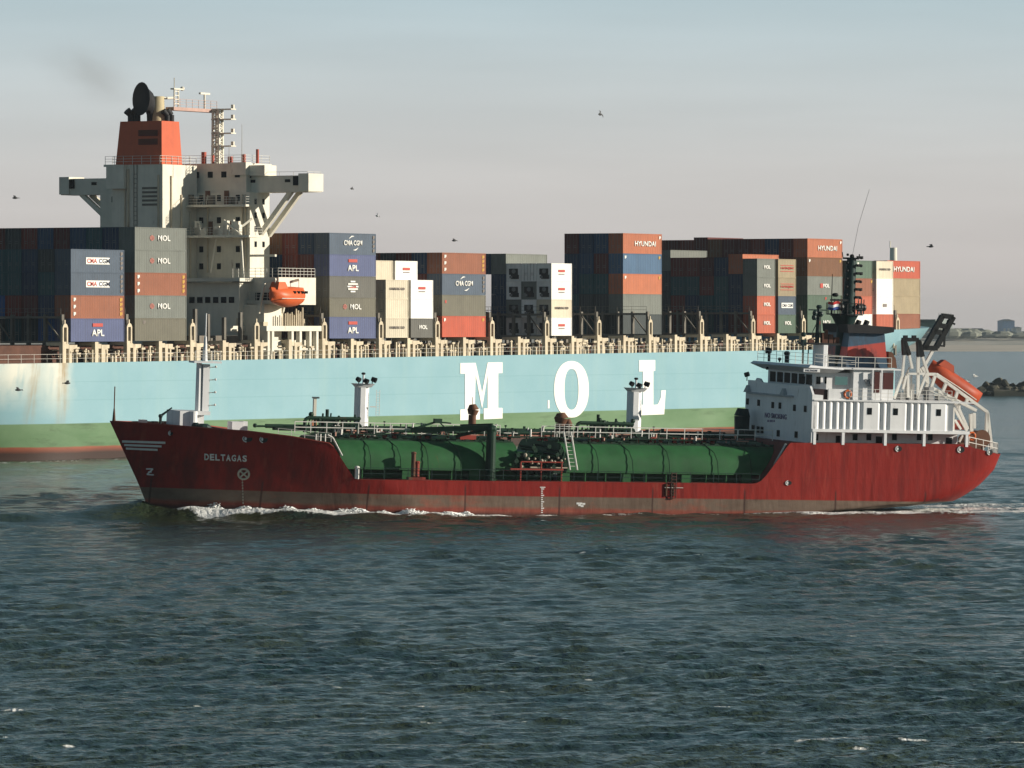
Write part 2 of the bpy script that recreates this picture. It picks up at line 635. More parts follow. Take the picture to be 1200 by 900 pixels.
def build_breakwater():
    def rock():
        m, nt, p = new_mat("breakwater_rock")
        geo = nd(nt, "ShaderNodeNewGeometry")
        oi = nd(nt, "ShaderNodeObjectInfo")
        c = mixc(nt, ramp(nt, noise(nt, geo.outputs["Position"], 0.35, 5), 0.35, 0.65), (0.034, 0.036, 0.024), (0.095, 0.086, 0.055))
        z = nd(nt, "ShaderNodeSeparateXYZ")
        nt.links.new(geo.outputs["Position"], z.inputs[0])
        c = mixc(nt, ramp(nt, z.outputs["Z"], 0.5, 1.6, 0.75, 0), c, (0.02, 0.026, 0.016))
        nt.links.new(c, p.inputs["Base Color"])
        p.inputs["Roughness"].default_value = 0.9
        return m
    mt = rock()
    meshes = [boulder_mesh(k, mt) for k in range(7)]
    rng = random.Random(9)
    Y0 = 1485
    mb = MB()
    core = [(1480, -1.5), (1484, 1.2), (1490, 2.4), (1500, 2.2), (1508, -1.5)]
    x0, x1 = at(1136, 464, Y0).x, at(1330, 464, Y0).x
    mb.prism(core, 0, x0 + 6, x1)
    tag(mb.build("breakwater_core", mt), "low dark core of the rock breakwater under its boulders", "breakwater")
    spots = []
    n = 0
    px = 1142.0
    while px < 1218:
        for row, (dy, z, r) in enumerate(((0, 0.3, 1.3), (2.4, 1.5, 1.4), (5.0, 2.5, 1.5))):
            lo = px < 1148 and row > 0
            if lo:
                continue
            s = r * rng.uniform(0.8, 1.3)
            p = at(px + rng.uniform(-4, 4), 464, Y0 + dy)
            z_ = z + rng.uniform(-0.3, 0.25) + (0.35 * math.sin(px * 0.21) if row == 2 else 0)
            spots.append((p.x, Y0 + dy + rng.uniform(-0.8, 0.8), z_, s, row, px))
        px += rng.uniform(4.2, 6.6)
    rows = ["lowest wet row", "middle row", "top row"]
    seen = [0, 0, 0]
    for k, (x, y, z, s, row, px) in enumerate(spots):
        o = link("boulder", meshes[k % 7])
        o.location = (x, y, z)
        o.scale = (s * rng.uniform(1.0, 1.5), s, s * rng.uniform(0.7, 1.0))
        o.rotation_euler = (rng.uniform(-0.4, 0.4), rng.uniform(-0.4, 0.4), rng.uniform(0, 6.28))
        seen[row] += 1
        tag(o, f"dark angular boulder, {ORD[seen[row]]} from the left in the {rows[row]} of the breakwater", "boulder", "boulders of the breakwater")

build_breakwater()

# ================================================================== THE CONTAINER SHIP
SHIP = thing("container_ship", "huge aqua and green hulled container ship with white slab letters and red funnel", "container ship", BOX.mat)
BEAM = 40.0
def deck_z(x):
    """Height of the deck edge, rising a little to the bow."""
    return 12.2 + 0.0052 * max(x, -40)

CREAM = paint("ship_cream", (0.72, 0.68, 0.57), 0.5, 0.08, rust=0.16, streak=0.10)
CREAM_DIRTY = paint("gangway_cream", (0.60, 0.51, 0.37), 0.6, 0.15, rust=0.35, streak=0.2)
DARK = paint("dark_steel", (0.035, 0.032, 0.03), 0.6, 0.3, rust=0.2)
BROWN = paint("deck_brown", (0.10, 0.045, 0.03), 0.75, 0.3, rust=0.3)
LASH = paint("lashing_steel", (0.16, 0.145, 0.12), 0.65, 0.25, rust=0.3)
WHITE = paint("letter_white", (0.84, 0.82, 0.76), 0.5, 0.05, streak=0.05)
GLASS = new_mat("window_glass")
GLASS[2].inputs["Base Color"].default_value = (0.008, 0.011, 0.013, 1)
GLASS[2].inputs["Specular IOR Level"].default_value = 0.08
GLASS[2].inputs["Roughness"].default_value = 0.4
GLASS[2].inputs["IOR"].default_value = 1.2
GLASS = GLASS[0]
RAILM = paint("rail_paint", (0.62, 0.60, 0.54), 0.5, 0.1, rust=0.1)

def ship_hull_mat():
    m, nt, p = new_mat("ship_hull_paint")
    ob = nd(nt, "ShaderNodeTexCoord").outputs["Object"]
    s = nd(nt, "ShaderNodeSeparateXYZ")
    nt.links.new(ob, s.inputs[0])
    x, z = s.outputs["X"], s.outputs["Z"]
    n = noise(nt, ob, 0.12, 4, (1, 1, 1.5), 2.0)
    n2 = noise(nt, ob, 0.5, 4, (0.25, 1, 1.0), 4.0)
    zz = math_(nt, 'ADD', z, math_(nt, 'MULTIPLY', math_(nt, 'SUBTRACT', n2, 0.5), 0.35))
    aqua = mixc(nt, ramp(nt, n, 0.3, 0.7), (0.205, 0.365, 0.41), (0.25, 0.41, 0.455))
    runs = ramp(nt, noise(nt, ob, 1.0, 4, (0.55, 1, 0.05), 6.0), 0.5, 0.72, 0, 0.28)
    aqua = mixc(nt, runs, aqua, (0.30, 0.44, 0.42))
    # plate seams, sparse and faint
    for h in (9.75, 7.45):
        seam = ramp(nt, math_(nt, 'ABSOLUTE', math_(nt, 'SUBTRACT', z, h)), 0.0, 0.09, 0.32, 0)
        aqua = mixc(nt, seam, aqua, (0.12, 0.26, 0.28))
    vx = math_(nt, 'ABSOLUTE', math_(nt, 'SUBTRACT', math_(nt, 'FRACT', math_(nt, 'MULTIPLY', x, 1 / 11.5)), 0.5))
    aqua = mixc(nt, ramp(nt, vx, 0.0, 0.008, 0.16, 0), aqua, (0.13, 0.28, 0.30))
    # scraped and washed patches with rust runs below the scuppers near the stern
    patch = None
    for cx, w in ((-26.0, 8.0), (-17.8, 4.6)):
        g = ramp(nt, math_(nt, 'ABSOLUTE', math_(nt, 'SUBTRACT', math_(nt, 'ADD', x, math_(nt, 'MULTIPLY', math_(nt, 'SUBTRACT', n, 0.5), 9.0)), cx)), 0.8, w, 1, 0)
        g = math_(nt, 'MULTIPLY', g, ramp(nt, zz, 6.0 if cx < -20 else 4.9, 10.5, 0, 1))
        g = math_(nt, 'MULTIPLY', g, ramp(nt, noise(nt, ob, 0.45, 5, (0.7, 1, 0.18), 9.0), 0.26, 0.48))
        aqua = mixc(nt, math_(nt, 'MULTIPLY', g, 0.95), aqua, (0.66, 0.65, 0.56))
    for cx in (-22.3, -16.6):
        g = ramp(nt, math_(nt, 'ABSOLUTE', math_(nt, 'SUBTRACT', math_(nt, 'ADD', x, math_(nt, 'MULTIPLY', math_(nt, 'SUBTRACT', n2, 0.5), 2.4)), cx)), 0.1, 1.3, 1, 0)
        g = math_(nt, 'MULTIPLY', g, ramp(nt, z, 4.2, 12.0, 0.25, 1.0))
        aqua = mixc(nt, math_(nt, 'MULTIPLY', g, ramp(nt, noise(nt, ob, 0.9, 4, (1.5, 1, 0.12), 12.0), 0.36, 0.6)), aqua, (0.33, 0.23, 0.11))
    green = mixc(nt, ramp(nt, noise(nt, ob, 0.22, 5, (0.35, 1, 1), 3.0, 0.65), 0.3, 0.7), (0.085, 0.165, 0.075), (0.155, 0.245, 0.135))
    green = mixc(nt, ramp(nt, noise(nt, ob, 0.5, 5, (0.12, 1, 1.2), 14.0, 0.7), 0.54, 0.70, 0, 0.7), green, (0.04, 0.07, 0.03))
    red = mixc(nt, ramp(nt, noise(nt, ob, 0.4, 4, (0.4, 1, 1), 5.0), 0.3, 0.7), (0.19, 0.055, 0.03), (0.27, 0.085, 0.045))
    red = mixc(nt, ramp(nt, zz, 0.80, 1.45, 0.95, 0), red, (0.030, 0.018, 0.014))  # dark waterline foot, raised to paint in shade of the turning stern
    c = mixc(nt, ramp(nt, zz, 1.52, 1.68), red, green)
    c = mixc(nt, ramp(nt, z, 4.47, 4.56), c, aqua)
    nt.links.new(c, p.inputs["Base Color"])
    p.inputs["Roughness"].default_value = 0.5
    p.inputs["Specular IOR Level"].default_value = 0.2
    return m

def ship_hull():
    xs = list(np.linspace(-78, -20, 36)) + list(np.linspace(-16, 190, 42)) + list(np.linspace(193, 262.5, 60))
    zs = [-1.5, 0, 0.8, 1.6, 3.0, 4.5, 6.5, 8.5, 10.4, 1.0]
    rows = []
    nz = 11
    for x in xs:
        top = deck_z(x)
        if x > 203:
            top += min(1.0, (x - 203) / 4.0) * 2.9 + max(0, x - 215) * 0.012
        ring = []
        for k in range(nz):
            f = k / (nz - 1)
            z = -1.5 + (top + 1.5) * f
            h = BEAM / 2
            # stern: full at the deck, fining away below
            if x < -14:
                d = (-14 - x) / 64
                low = 1 - min(1, max(0, z / 11.5))
                h *= max(0.03, 1 - d * 0.10 - (d ** 1.6) * (2.9 * low ** 1.25) - (0.22 * d * d))
            # bow: flared, the stem raked
            if x > 150:
                L0 = 150 + 72 * min(1, max(0, (z + 1.5) / 17)) ** 1.2
                xe = 232 + 31 * min(1, max(0, z / 15.8)) ** 1.3
                if x > L0:
                    u = min(1, (x - L0) / max(1, xe - L0))
                    h *= max(0.004, 1 - u ** (1.9 + 0.4 * max(0, z) / 15.5))
            ring.append((x, BEAM / 2 - h, z))
        far = [(a, BEAM - b, c) for a, b, c in reversed(ring)]
        rows.append(ring + far)
    mb = MB()
    mb.rings(rows, close=True)
    o = mb.build("hull", ship_hull_mat(), SHIP, smooth=True, auto=28)
    return o

ship_hull()

# ------------------------------------------------------------------ the three white slab letters
def on_side(pts, y0=-0.06, y1=0.05):
    return [BOX.side(a, b, 0) for a, b in pts], y0, y1

def big_letter(body_pts, parent=SHIP):
    mb = MB()
    for poly in body_pts:
        p, y0, y1 = on_side(poly)
        mb.prism(p, 1, y0, y1)
    return mb.build("lettering", WHITE, parent)

# M
big_letter([[(539, 425.5), (557, 425.2), (557, 438), (556, 479), (562, 479), (562, 491.6), (539, 492.6), (539, 480), (544.5, 479.6), (544.5, 438), (539, 438)],
            [(557.05, 425.2), (564.5, 460), (564.5, 479), (557.05, 440)], [(571.0, 425), (571.0, 440), (564.55, 479), (564.55, 460)],
            [(571.05, 424.8), (588.5, 424.5), (588.5, 437.2), (583.5, 437.4), (583.5, 478), (588.5, 478), (588.5, 490.4), (566.5, 491.4), (566.5, 478.7), (571.05, 478.6)]])
# O as a ring
def letter_o():
    mb = MB()
    cx, cy, rx, ry, ix, iy = 669.3, 456.2, 20.4, 33.2, 8.2, 24.0
    n = 40
    vs, fs = [], []
    for y in (-0.06, 0.05):
        for r1, r2, e in ((rx, ry, 0.92), (ix, iy, 0.85)):
            for i in range(n):
                t = 2 * math.pi * i / n
                c, s = math.cos(t), math.sin(t)
                q = BOX.side(cx + r1 * abs(c) ** e * (1 if c > 0 else -1), cy + r2 * abs(s) ** e * (1 if s > 0 else -1), 0)
                vs.append((q[0], y, q[1]))
    for i in range(n):
        j = (i + 1) % n
        fs += [(i, j, n + j, n + i), (2 * n + i, 3 * n + i, 3 * n + j, 2 * n + j), (i, 2 * n + i, 2 * n + j, j), (n + i, n + j, 3 * n + j, 3 * n + i)]
    mb.add(vs, fs).build("lettering", WHITE, SHIP)
letter_o()
# L
big_letter([[(748.5, 422.2), (767.5, 421.8), (767.5, 434.5), (765.3, 434.8), (765.3, 474.5), (770.5, 474), (774, 466), (774.5, 457.5), (779.8, 457.2), (778, 485.6),
             (748.5, 486.8), (748.5, 474.6), (753, 474.4), (753, 435.2), (748.5, 435.4)]])
mb = MB()
for a, b in (((641.6, 469), (643.6, 478.5)),):
    q0, q1 = BOX.side(*a), BOX.side(*b)
    mb.box(q0[0], q1[0], -0.05, 0.03, q1[1], q0[1])
mb.build("pilot_mark", WHITE, SHIP)

# ------------------------------------------------------------------ deck: coaming, gangway supports, lashing bridges, rail
STARTS_PX = [5, 85, 160, 234, 309, 388, 454, 520, 584, 648, 709, 769, 829, 889, 948, 1004, 1058]
BAYX = {p: BOX.side(p, 395, 0)[0] for p in STARTS_PX}
def base_z(x):
    return 14.86 + 0.0053 * x

mb = MB()
mb.box(-70, 204, 2.6, BEAM - 2.6, 11.8, 14.3)
mb.build("hatch_coaming", BROWN, SHIP)
mb = MB()
for s in (0.25,):
    mb.rail([(x, s, deck_z(x)) for x in (-60, -20, 30, 80, 130, 202)], h=1.1, rows=2, gap=2.9, r=0.022, post=0.03)
mb.build("deck_rail", RAILM, SHIP)

def bracket_mesh(wide):
    """Gangway frame under the container overhang: two legs, cross arms, gussets."""
    mb = MB()
    mb.box(0, 0.75, 0, 0.55, 0, 2.55)
    mb.box(1.55, 2.2, 0.05, 0.5, 0, 2.2)
    mb.box(0.752, 1.548, 0.08, 0.48, 1.75, 2.3)
    mb.prism([(2.202, 1.62), (3.4, 1.80), (3.4, 2.2), (2.202, 2.2)], 1, 0.08, 0.5)
    if wide:
        mb.box(2.75, 3.05, 0.1, 0.4, 0, 1.62)
        mb.box(2.202, 3.6, 0.12, 0.42, 0.95, 1.15)
    mb.box(0.1, 0.65, 0.552, 2.6, 2.1, 2.5)
    return mb.mesh("bracket", CREAM_DIRTY)

def fork_mesh():
    """Tall lashing post with a slot and rounded head."""
    mb = MB()
    mb.box(0, 0.28, 0, 0.28, 0, 2.5)
    mb.box(0.92, 1.2, 0, 0.28, 0, 2.5)
    mb.box(0.281, 0.919, 0.05, 0.25, 0, 0.4)
    mb.prism([(0, 2.502), (1.2, 2.502), (1.0, 2.9), (0.78, 3.05), (0.46, 3.05), (0.2, 2.9)], 1, 0, 0.28)
    mb.box(0.5, 0.72, 0.06, 0.24, 3.05, 3.6)
    return mb.mesh("lashing_post", CREAM_DIRTY)

FORK = fork_mesh()
BR = [bracket_mesh(False), bracket_mesh(True)]
rng = random.Random(21)
for k, p in enumerate(STARTS_PX):
    x = BAYX[p]
    o = link("lashing_post", FORK, SHIP)
    o.location = (x - 1.75, 0.3, base_z(x) - 0.35)
    o.scale = (1, 1, 0.85)
    nxt = BAYX[STARTS_PX[k + 1]] if k + 1 < len(STARTS_PX) else x + 16
    if p < 60 or p > 1000:
        continue
    for j, f in enumerate((-1.9, (nxt - x) * 0.5 - 1.9)):
        o = link("bracket", BR[j], SHIP)
        o.location = (x + f, 0.2, deck_z(x) - 0.05)
        o.scale = (1, 1, (base_z(x) - deck_z(x)) / 2.55)

def gangway_bits(x0, x1, seed):
    """Valves, boxes, turnbuckles and pipe stubs along the gangway of one bay."""
    r = random.Random(seed)
    mb = MB()
    x = x0
    while x < x1:
        z = deck_z(x)
        h = r.uniform(0.5, 2.1)
        w = r.uniform(0.10, 0.34)
        y = r.choice((0.35, 0.6, 1.0, 1.7))
        mb.box(x, x + w, y, y + 0.25, z, z + h)
        if r.random() < 0.55:
            zz = z + r.uniform(0.6, 1.9)
            mb.box(x - 0.3, x + r.uniform(0.3, 0.9), y - 0.05, y + 0.2, zz, zz + r.uniform(0.12, 0.3))
        if r.random() < 0.35:
            mb.ball((x + 0.5, y, z + r.uniform(0.7, 1.7)), 0.24, n=6, m=4)
        x += r.uniform(0.35, 0.8)
    mb.box(x0, x1, 2.3, 2.42, deck_z(x0) + 1.5, deck_z(x0) + 1.6)
    mb.box(x0, x1, 1.9, 2.02, deck_z(x0) + 0.75, deck_z(x0) + 0.85)
    mb.build("deck_fittings", CREAM_DIRTY, SHIP)

for k, p in enumerate(STARTS_PX[1:-1]):
    gangway_bits(BAYX[p] - 1.0, BAYX[STARTS_PX[k + 2]] - 1.6, 100 + k)

def lashing_bridge(x, rows, zb):
    mb = MB()
    for k in range(rows + 1):
        y = 0.9 + k * 2.5
        mb.box(x, x + 0.55, y - 0.16, y + 0.16, 12.2, zb + 3.4)
    for z in (zb - 0.2, zb + 2.9):
        mb.box(x - 0.05, x + 0.62, 0.9, 0.9 + rows * 2.5, z, z + 0.28)
    for k in range(0, rows, 3):
        y = 0.9 + k * 2.5
        mb.bar((x + 0.3, y, zb), (x + 0.3, y + 2.5, zb + 2.9), 0.16)
    mb.rail([(x, 0.9, zb + 3.15), (x, 0.9 + rows * 2.5, zb + 3.15)], h=1.0, rows=2, gap=2.5, r=0.03, post=0.03)
    return mb.build("lashing_bridge", LASH, SHIP)

for p in STARTS_PX:
    if p in (234, 309):
        continue
    lashing_bridge(BAYX[p] - 1.3, 14, base_z(BAYX[p]))

# ------------------------------------------------------------------ superstructure
def zat(py, x, y):
    return BOX.hit(600, py, 0, x).z if False else CAM_H + (HORIZON - py) / FPX * BOX.world(x, y, 0).y

RED = paint("funnel_red", (0.56, 0.115, 0.05), 0.5, 0.08, streak=0.12)
SOOT = paint("soot_black", (0.018, 0.018, 0.02), 0.6, 0.3)
RUSTY = paint("duct_cream", (0.50, 0.42, 0.26), 0.6, 0.2, rust=0.3)

# casing and funnel
mb = MB()
z_c0, z_c1 = 12.0, zat(193, 32, 20)
mb.box(31.5, 40.0, 16.4, 24.4, z_c0 + 9, z_c1)
mb.box(31.8, 41.0, 14.8, 26.6, z_c0, z_c0 + 9)
mb.box(30.6, 31.5, 22.0, 24.8, z_c1 - 3.2, z_c1 - 0.0)
mb.box(30.9, 40.3, 23.6, 25.4, z_c1 - 0.25, z_c1 + 0.05)
casing = mb.build("engine_casing", CREAM, SHIP)
mb = MB()
z_f1 = zat(142, 32, 20)
mb.hexa([(31.55, 16.55, z_c1), (36.6, 16.55, z_c1), (36.6, 23.9, z_c1), (31.55, 23.9, z_c1)],
        [(31.9, 16.8, z_f1), (36.2, 16.8, z_f1), (36.2, 23.4, z_f1), (31.9, 23.4, z_f1)])
funnel = mb.build("funnel", RED, SHIP)
mb = MB()
for z0, z1 in ((0.46, 0.60), (0.66, 0.80)):
    za, zb = z_c1 + (z_f1 - z_c1) * z0, z_c1 + (z_f1 - z_c1) * z1
    for i in range(6):
        zz = za + (zb - za) * i / 6
        mb.box(31.55, 31.72, 17.3, 20.3, zz, zz + (zb - za) / 11)
mb.each("louvre", DARK, funnel)
# big exhaust elbow opening aft, smaller pipes round it
mb = MB()
zt = z_f1
rings = []
for k, (dx, dz, r) in enumerate(((0.0, 0.0, 1.0), (0.0, 1.0, 1.05), (-0.15, 1.9, 1.2), (-0.8, 2.7, 1.5), (-1.4, 2.95, 1.75), (-1.75, 3.0, 2.25))):
    ang = (0, 0.1, 0.5, 1.1, 1.4, 1.5)[k]
    ring = []
    for i in range(20):
        t = 2 * math.pi * i / 20
        a, b = r * math.cos(t), r * math.sin(t)
        ring.append((34.6 + dx * 1.6 + a * math.cos(ang), 20.0 + b * 0.62, zt + dz + a * math.sin(ang)))
    rings.append(ring)
mb.rings(rings)
ex = mb.build("exhaust_duct", SOOT, funnel, smooth=True, auto=50)
mb = MB()
mb.tube((35.0, 19.6, zt), (35.0, 19.6, zt + 3.4), 1.15, 1.0, n=14)
mb.build("exhaust_casing", RUSTY, funnel, smooth=True, auto=40)
for (x, y, h, r) in ((33.0, 22.4, 0.9, 0.55), (33.4, 21.6, 1.1, 0.5), (35.5, 17.6, 0.9, 0.5), (34.2, 17.4, 0.8, 0.45), (34.6, 22.6, 0.9, 0.5)):
    mb = MB()
    mb.tube((x, y, zt), (x, y, zt + h), r * 0.8, r * 0.8, n=10)
    mb.tube((x, y, zt + h), (x - 0.5, y + 0.35, zt + h + 0.6), r * 0.8, r, n=10)
    mb.build("exhaust_pipe", SOOT, funnel, smooth=True, auto=50)
mb = MB()
mb.tube((36.2, 19.5, zt + 3.2), (39.0, 19.5, zt + 3.35), 0.18, n=8)
mb.build("steam_pipe", CREAM, funnel)
mb = MB()
mb.rail([(31.0, 25.2, z_c1 + 0.05), (31.0, 16.5, z_c1 + 0.05), (40, 16.5, z_c1 + 0.05)], h=1.1, gap=1.5, r=0.03, post=0.035)
mb.build("casing_rail", RAILM, casing)
mb = MB()
for k in range(5):
    z = z_c1 - 5.5 + k * 0.55
    mb.box(31.42, 31.498, 17.2, 19.6, z, z + 0.28)
mb.build("louvre", LASH, casing)
mb = MB()
for y in (20.4, 20.9):
    mb.tube((31.4, y, z_c0 + 9.2), (31.4, y, z_c1), 0.05, n=5)
for k in range(26):
    z = z_c0 + 9.6 + k * 0.62
    mb.tube((31.4, 20.4, z), (31.4, 20.9, z), 0.035, n=4)
mb.build("ladder", LASH, casing)
for y_, r_, zt_ in ((21.8, 0.16, 0.6), (22.3, 0.11, 3.0), (17.0, 0.13, 1.4)):
    mb = MB()
    mb.tube((31.35, y_, z_c0 + 9.1), (31.35, y_, z_c1 - zt_), r_, n=8)
    mb.build("vent_pipe", CREAM_DIRTY, casing)
for x_ in (33.5, 36.0, 38.2):
    mb = MB()
    mb.tube((x_, 16.3, z_c0 + 9.1), (x_, 16.3, z_c1 - 1.0 - (x_ - 33)), 0.14, n=8)
    mb.build("vent_pipe", CREAM_DIRTY, casing)

# accommodation tower and navigation bridge
z_b0, z_b1 = zat(226, 43, 10), zat(206, 43, 5)       # bridge wing underside and top
mb = MB()
mb.box(40.05, 45.0, 8.0, 32.0, 12.0, z_b0 - 0.003)
tower = mb.build("accommodation_block", CREAM, SHIP)
mb = MB()
mb.box(42.2, 45.6, 0.15, 39.85, z_b0, z_b1)
mb.box(42.0, 45.8, 0.0, 1.6, z_b0 + 0.1, z_b1 + 0.25)
mb.box(42.0, 45.8, 38.4, 40.0, z_b0 + 0.1, z_b1 + 0.25)
wing = mb.build("bridge_wing", CREAM, SHIP)
mb = MB()
for y in (1.7, 37.6):
    mb.box(41.92, 42.2, y, y + 0.7, z_b0 + 0.9, z_b1 - 0.1)
for y0 in (3.0, 8.5, 30.5, 34.0):
    mb.box(42.12, 42.2, y0, y0 + 0.8, z_b1 - 0.9, z_b1 - 0.5)
mb.each("wing_window", GLASS, wing)
mb = MB()
for x in (42.8, 45.1):
    mb.bar((x, 3.2, z_b0 + 0.1), (x, 8.2, zat(276, x, 8)), 0.62)
    mb.bar((x, 36.8, z_b0 + 0.1), (x, 31.8, zat(262, x, 32)), 0.62)
mb.each("wing_strut", CREAM, wing)
z_w1 = zat(192, 43, 14)
mb = MB()
mb.box(41.0, 47.5, 9.2, 30.8, z_b0 + 0.004, z_w1)
mb.box(40.6, 42.0, 9.0, 11.5, z_w1 - 1.6, z_w1 + 0.1)
mb.box(41.5, 44.5, 6.6, 9.15, z_b1 + 0.02, z_w1 - 0.3)
house = mb.build("wheelhouse", CREAM, SHIP)
mb = MB()
for k in range(9):
    y = 10.2 + k * 2.15
    mb.box(40.92, 41.0, y, y + 0.75, z_w1 - 1.9, z_w1 - 1.1)
for x in (41.9, 43.2, 44.6, 46.0):
    mb.box(x, x + 0.9, 9.12, 9.2, z_w1 - 2.0, z_w1 - 0.7)
mb.each("window", GLASS, house)
mb = MB()
mb.rail([(41, 30.6, z_w1), (41, 9.4, z_w1), (47.3, 9.4, z_w1)], h=1.1, gap=1.8, r=0.03, post=0.035)
mb.rail([(42.2, 9.0, z_b1), (42.2, 0.3, z_b1), (45.6, 0.3, z_b1)], h=0.5, rows=1, gap=2.2, r=0.03, post=0.03)
mb.build("roof_rail", RAILM, house)
mb = MB()
for (x, y, s, h) in ((41.6, 16.2, 0.5, 1.6), (42.2, 15.2, 0.35, 1.2), (43.5, 13.2, 0.5, 1.0), (44, 11.4, 0.45, 1.3), (43, 8.6, 0.3, 1.9)):
    mb.box(x, x + s, y, y + s, z_w1, z_w1 + h)
mb.each("roof_locker", paint("locker_red", (0.38, 0.08, 0.05), 0.5), house)
# tower: aft galleries, doors, portholes, pipes
mb = MB()
for py, y0, y1, xo in ((242.5, 7.0, 24.0, 37.4), (278.5, 6.0, 26.0, 36.6), (301, 3.8, 8.0, 39.6)):
    z = zat(py, 38, 12)
    mb.box(xo, 40.04, y0, y1, z, z + 0.3)
mb.each("gallery", CREAM, tower)
mb = MB()
for py, y0, y1, xo in ((242.5, 7.0, 24.0, 37.4), (278.5, 6.0, 26.0, 36.6)):
    z = zat(py, 38, 12) + 0.3
    mb.rail([(40, y0, z), (xo, y0, z), (xo, y1, z)], h=1.05, gap=1.5, r=0.03, post=0.03)
mb.build("gallery_rail", RAILM, tower)
mb = MB()
for py in (232, 258, 270, 292, 312):
    z = zat(py, 40, 12)
    for y in (9.6, 12.6, 15.4, 27.5, 29.5):
        if (y + py) % 3 < 2.2:
            mb.box(39.98, 40.05, y, y + 0.6, z - 0.4, z + 0.4)
for py in (236, 252, 268, 286):
    z = zat(py, 42, 8)
    for x in (41.2, 43.2):
        mb.box(x, x + 0.5, 7.93, 8.0, z - 0.4, z + 0.35)
mb.each("window", GLASS, tower)
mb = MB()
for y in (10.9, 13.9, 17.0):
    mb.box(39.9, 40.05, y, y + 0.75, zat(278.5, 40, 12) + 0.3, zat(278.5, 40, 12) + 2.2)
    mb.box(39.9, 40.05, y + 0.4, y + 1.1, zat(242.5, 40, 12) + 0.3, zat(242.5, 40, 12) + 2.2)
mb.each("door", paint("door_brown", (0.16, 0.08, 0.05), 0.6), tower)
for y_ in (8.6, 9.1, 14.6, 16.6):
    mb = MB()
    mb.tube((39.88, y_, 24), (39.88, y_, zat(228, 40, 10)), 0.10, n=7)
    mb.build("drain_pipe", CREAM_DIRTY, tower)
mb = MB()
r = random.Random(52)
for k in range(14):
    y = r.uniform(8.4, 18)
    z = zat(242.5, 38, 12) + 0.3
    mb.box(37.9, 37.9 + r.uniform(0.3, 1.0), y, y + r.uniform(0.2, 0.9), z, z + r.uniform(0.4, 1.5))
mb.each("gallery_gear", LASH, tower)
mb = MB()
r = random.Random(4)
for k in range(16):
    y = r.uniform(7.6, 15)
    z = zat(278.5, 38, 12) + 0.3
    mb.box(37.3, 37.3 + r.uniform(0.3, 0.9), y, y + r.uniform(0.2, 0.8), z, z + r.uniform(0.5, 2.2))
mb.bar((36.8, 9.4, zat(278, 37, 10)), (39.6, 7.4, zat(256, 39, 8)), 0.28)
mb.bar((36.8, 7.0, zat(278, 37, 7)), (37.5, 10.5, zat(258, 37, 10)), 0.22)
mb.tube((37.0, 6.9, zat(355, 37, 7)), (37.2, 7.6, zat(280, 37, 8)), 0.16, n=6)
mb.tube((38.0, 12.9, zat(320, 38, 13)), (38.2, 12.2, zat(280, 38, 12)), 0.12, n=6)
mb.each("gallery_gear", CREAM, tower)
# lower houses by the lifeboat
z_h0, z_h1 = zat(400, 38, 4), zat(325, 38, 4)
mb = MB()
mb.box(37.0, 46.5, 1.6, 8.9, zat(357, 38, 3), z_h1)
mb.box(35.6, 40.0, 3.0, 6.6, z_h0, zat(357, 38, 4) - 0.003)
mb.box(33.5, 36.98, 5.5, 16, zat(330, 36, 8), zat(326, 36, 8))
mb.box(34.5, 36.98, 6.2, 16, z_h0, zat(331, 36, 8))
mb.box(36.4, 37.0, 2.2, 6.5, zat(356, 37, 4), zat(352, 37, 4))
low = mb.build("boat_deck_house", CREAM, SHIP)
mb = MB()
for k in range(7):
    y = 7.0 + k * 1.25
    mb.box(34.42, 34.5, y, y + 0.8, zat(355, 35, 8), zat(348, 35, 8))
mb.box(36.92, 37.0, 2.6, 5.2, zat(352, 37, 4), zat(343, 37, 4))
mb.each("window", GLASS, low)
mb = MB()
z = z_h1 + 0.02
mb.rail([(37, 8.8, z), (37, 1.7, z), (46.4, 1.7, z)], h=1.2, gap=0.9, r=0.035, post=0.04)
mb.rail([(36.45, 6.4, zat(352, 37, 4)), (36.45, 2.2, zat(352, 37, 4))], h=1.1, gap=0.9, r=0.035, post=0.04)
mb.build("boat_deck_rail", RAILM, low)
# gantry frame with the provisions crane gear below the lifeboat
mb = MB()
g0, g1 = BOX.side(311, 388, 0.6), BOX.side(377, 382, 0.6)
mb.box(g0[0], g1[0], 0.4, 1.3, g0[1], g1[1])
mb.box(g0[0], g1[0], 6.0, 6.8, g0[1], g1[1])
for px in (313, 318, 341, 350.5, 362, 370):
    x = BOX.side(px, 400, 0.6)[0]
    mb.box(x, x + 0.55, 0.5, 1.1, 12.2, g0[1] - 0.003)
mb.box(g0[0] + 0.5, g1[0] - 1.5, 1.5, 2.2, 13.2, 14.9)
mb.box(g0[0] - 3, g1[0] - 1.5, 0.7, 1.0, 13.6, 13.8)
mb.build("boat_gantry", CREAM, SHIP)
mb = MB()
r = random.Random(17)
for k in range(26):
    x = r.uniform(g0[0] - 4, g1[0] + 1.5)
    y = r.uniform(2.0, 5.0)
    zz = r.choice((12.2, 12.2, g1[1]))
    mb.box(x, x + r.uniform(0.3, 1.2), y, y + 0.6, zz, zz + r.uniform(0.5, 2.3))
for k in range(9):
    x = g0[0] + 6.6 + k * 0.55
    mb.tube((x, 1.6, g1[1]), (x, 1.6, g1[1] + r.uniform(1.4, 2.6)), 0.13, n=6)
mb.each("winch_gear", CREAM_DIRTY, SHIP)
mb = MB()
for px, py0, py1 in ((228, 362, 400), (243, 368, 400), (262, 372, 398), (281, 366, 400)):
    x, z0 = BOX.side(px, py1, 2.5)
    z1 = BOX.side(px, py0, 2.5)[1]
    mb.box(x, x + 0.5, 2.4, 2.8, z0, z1)
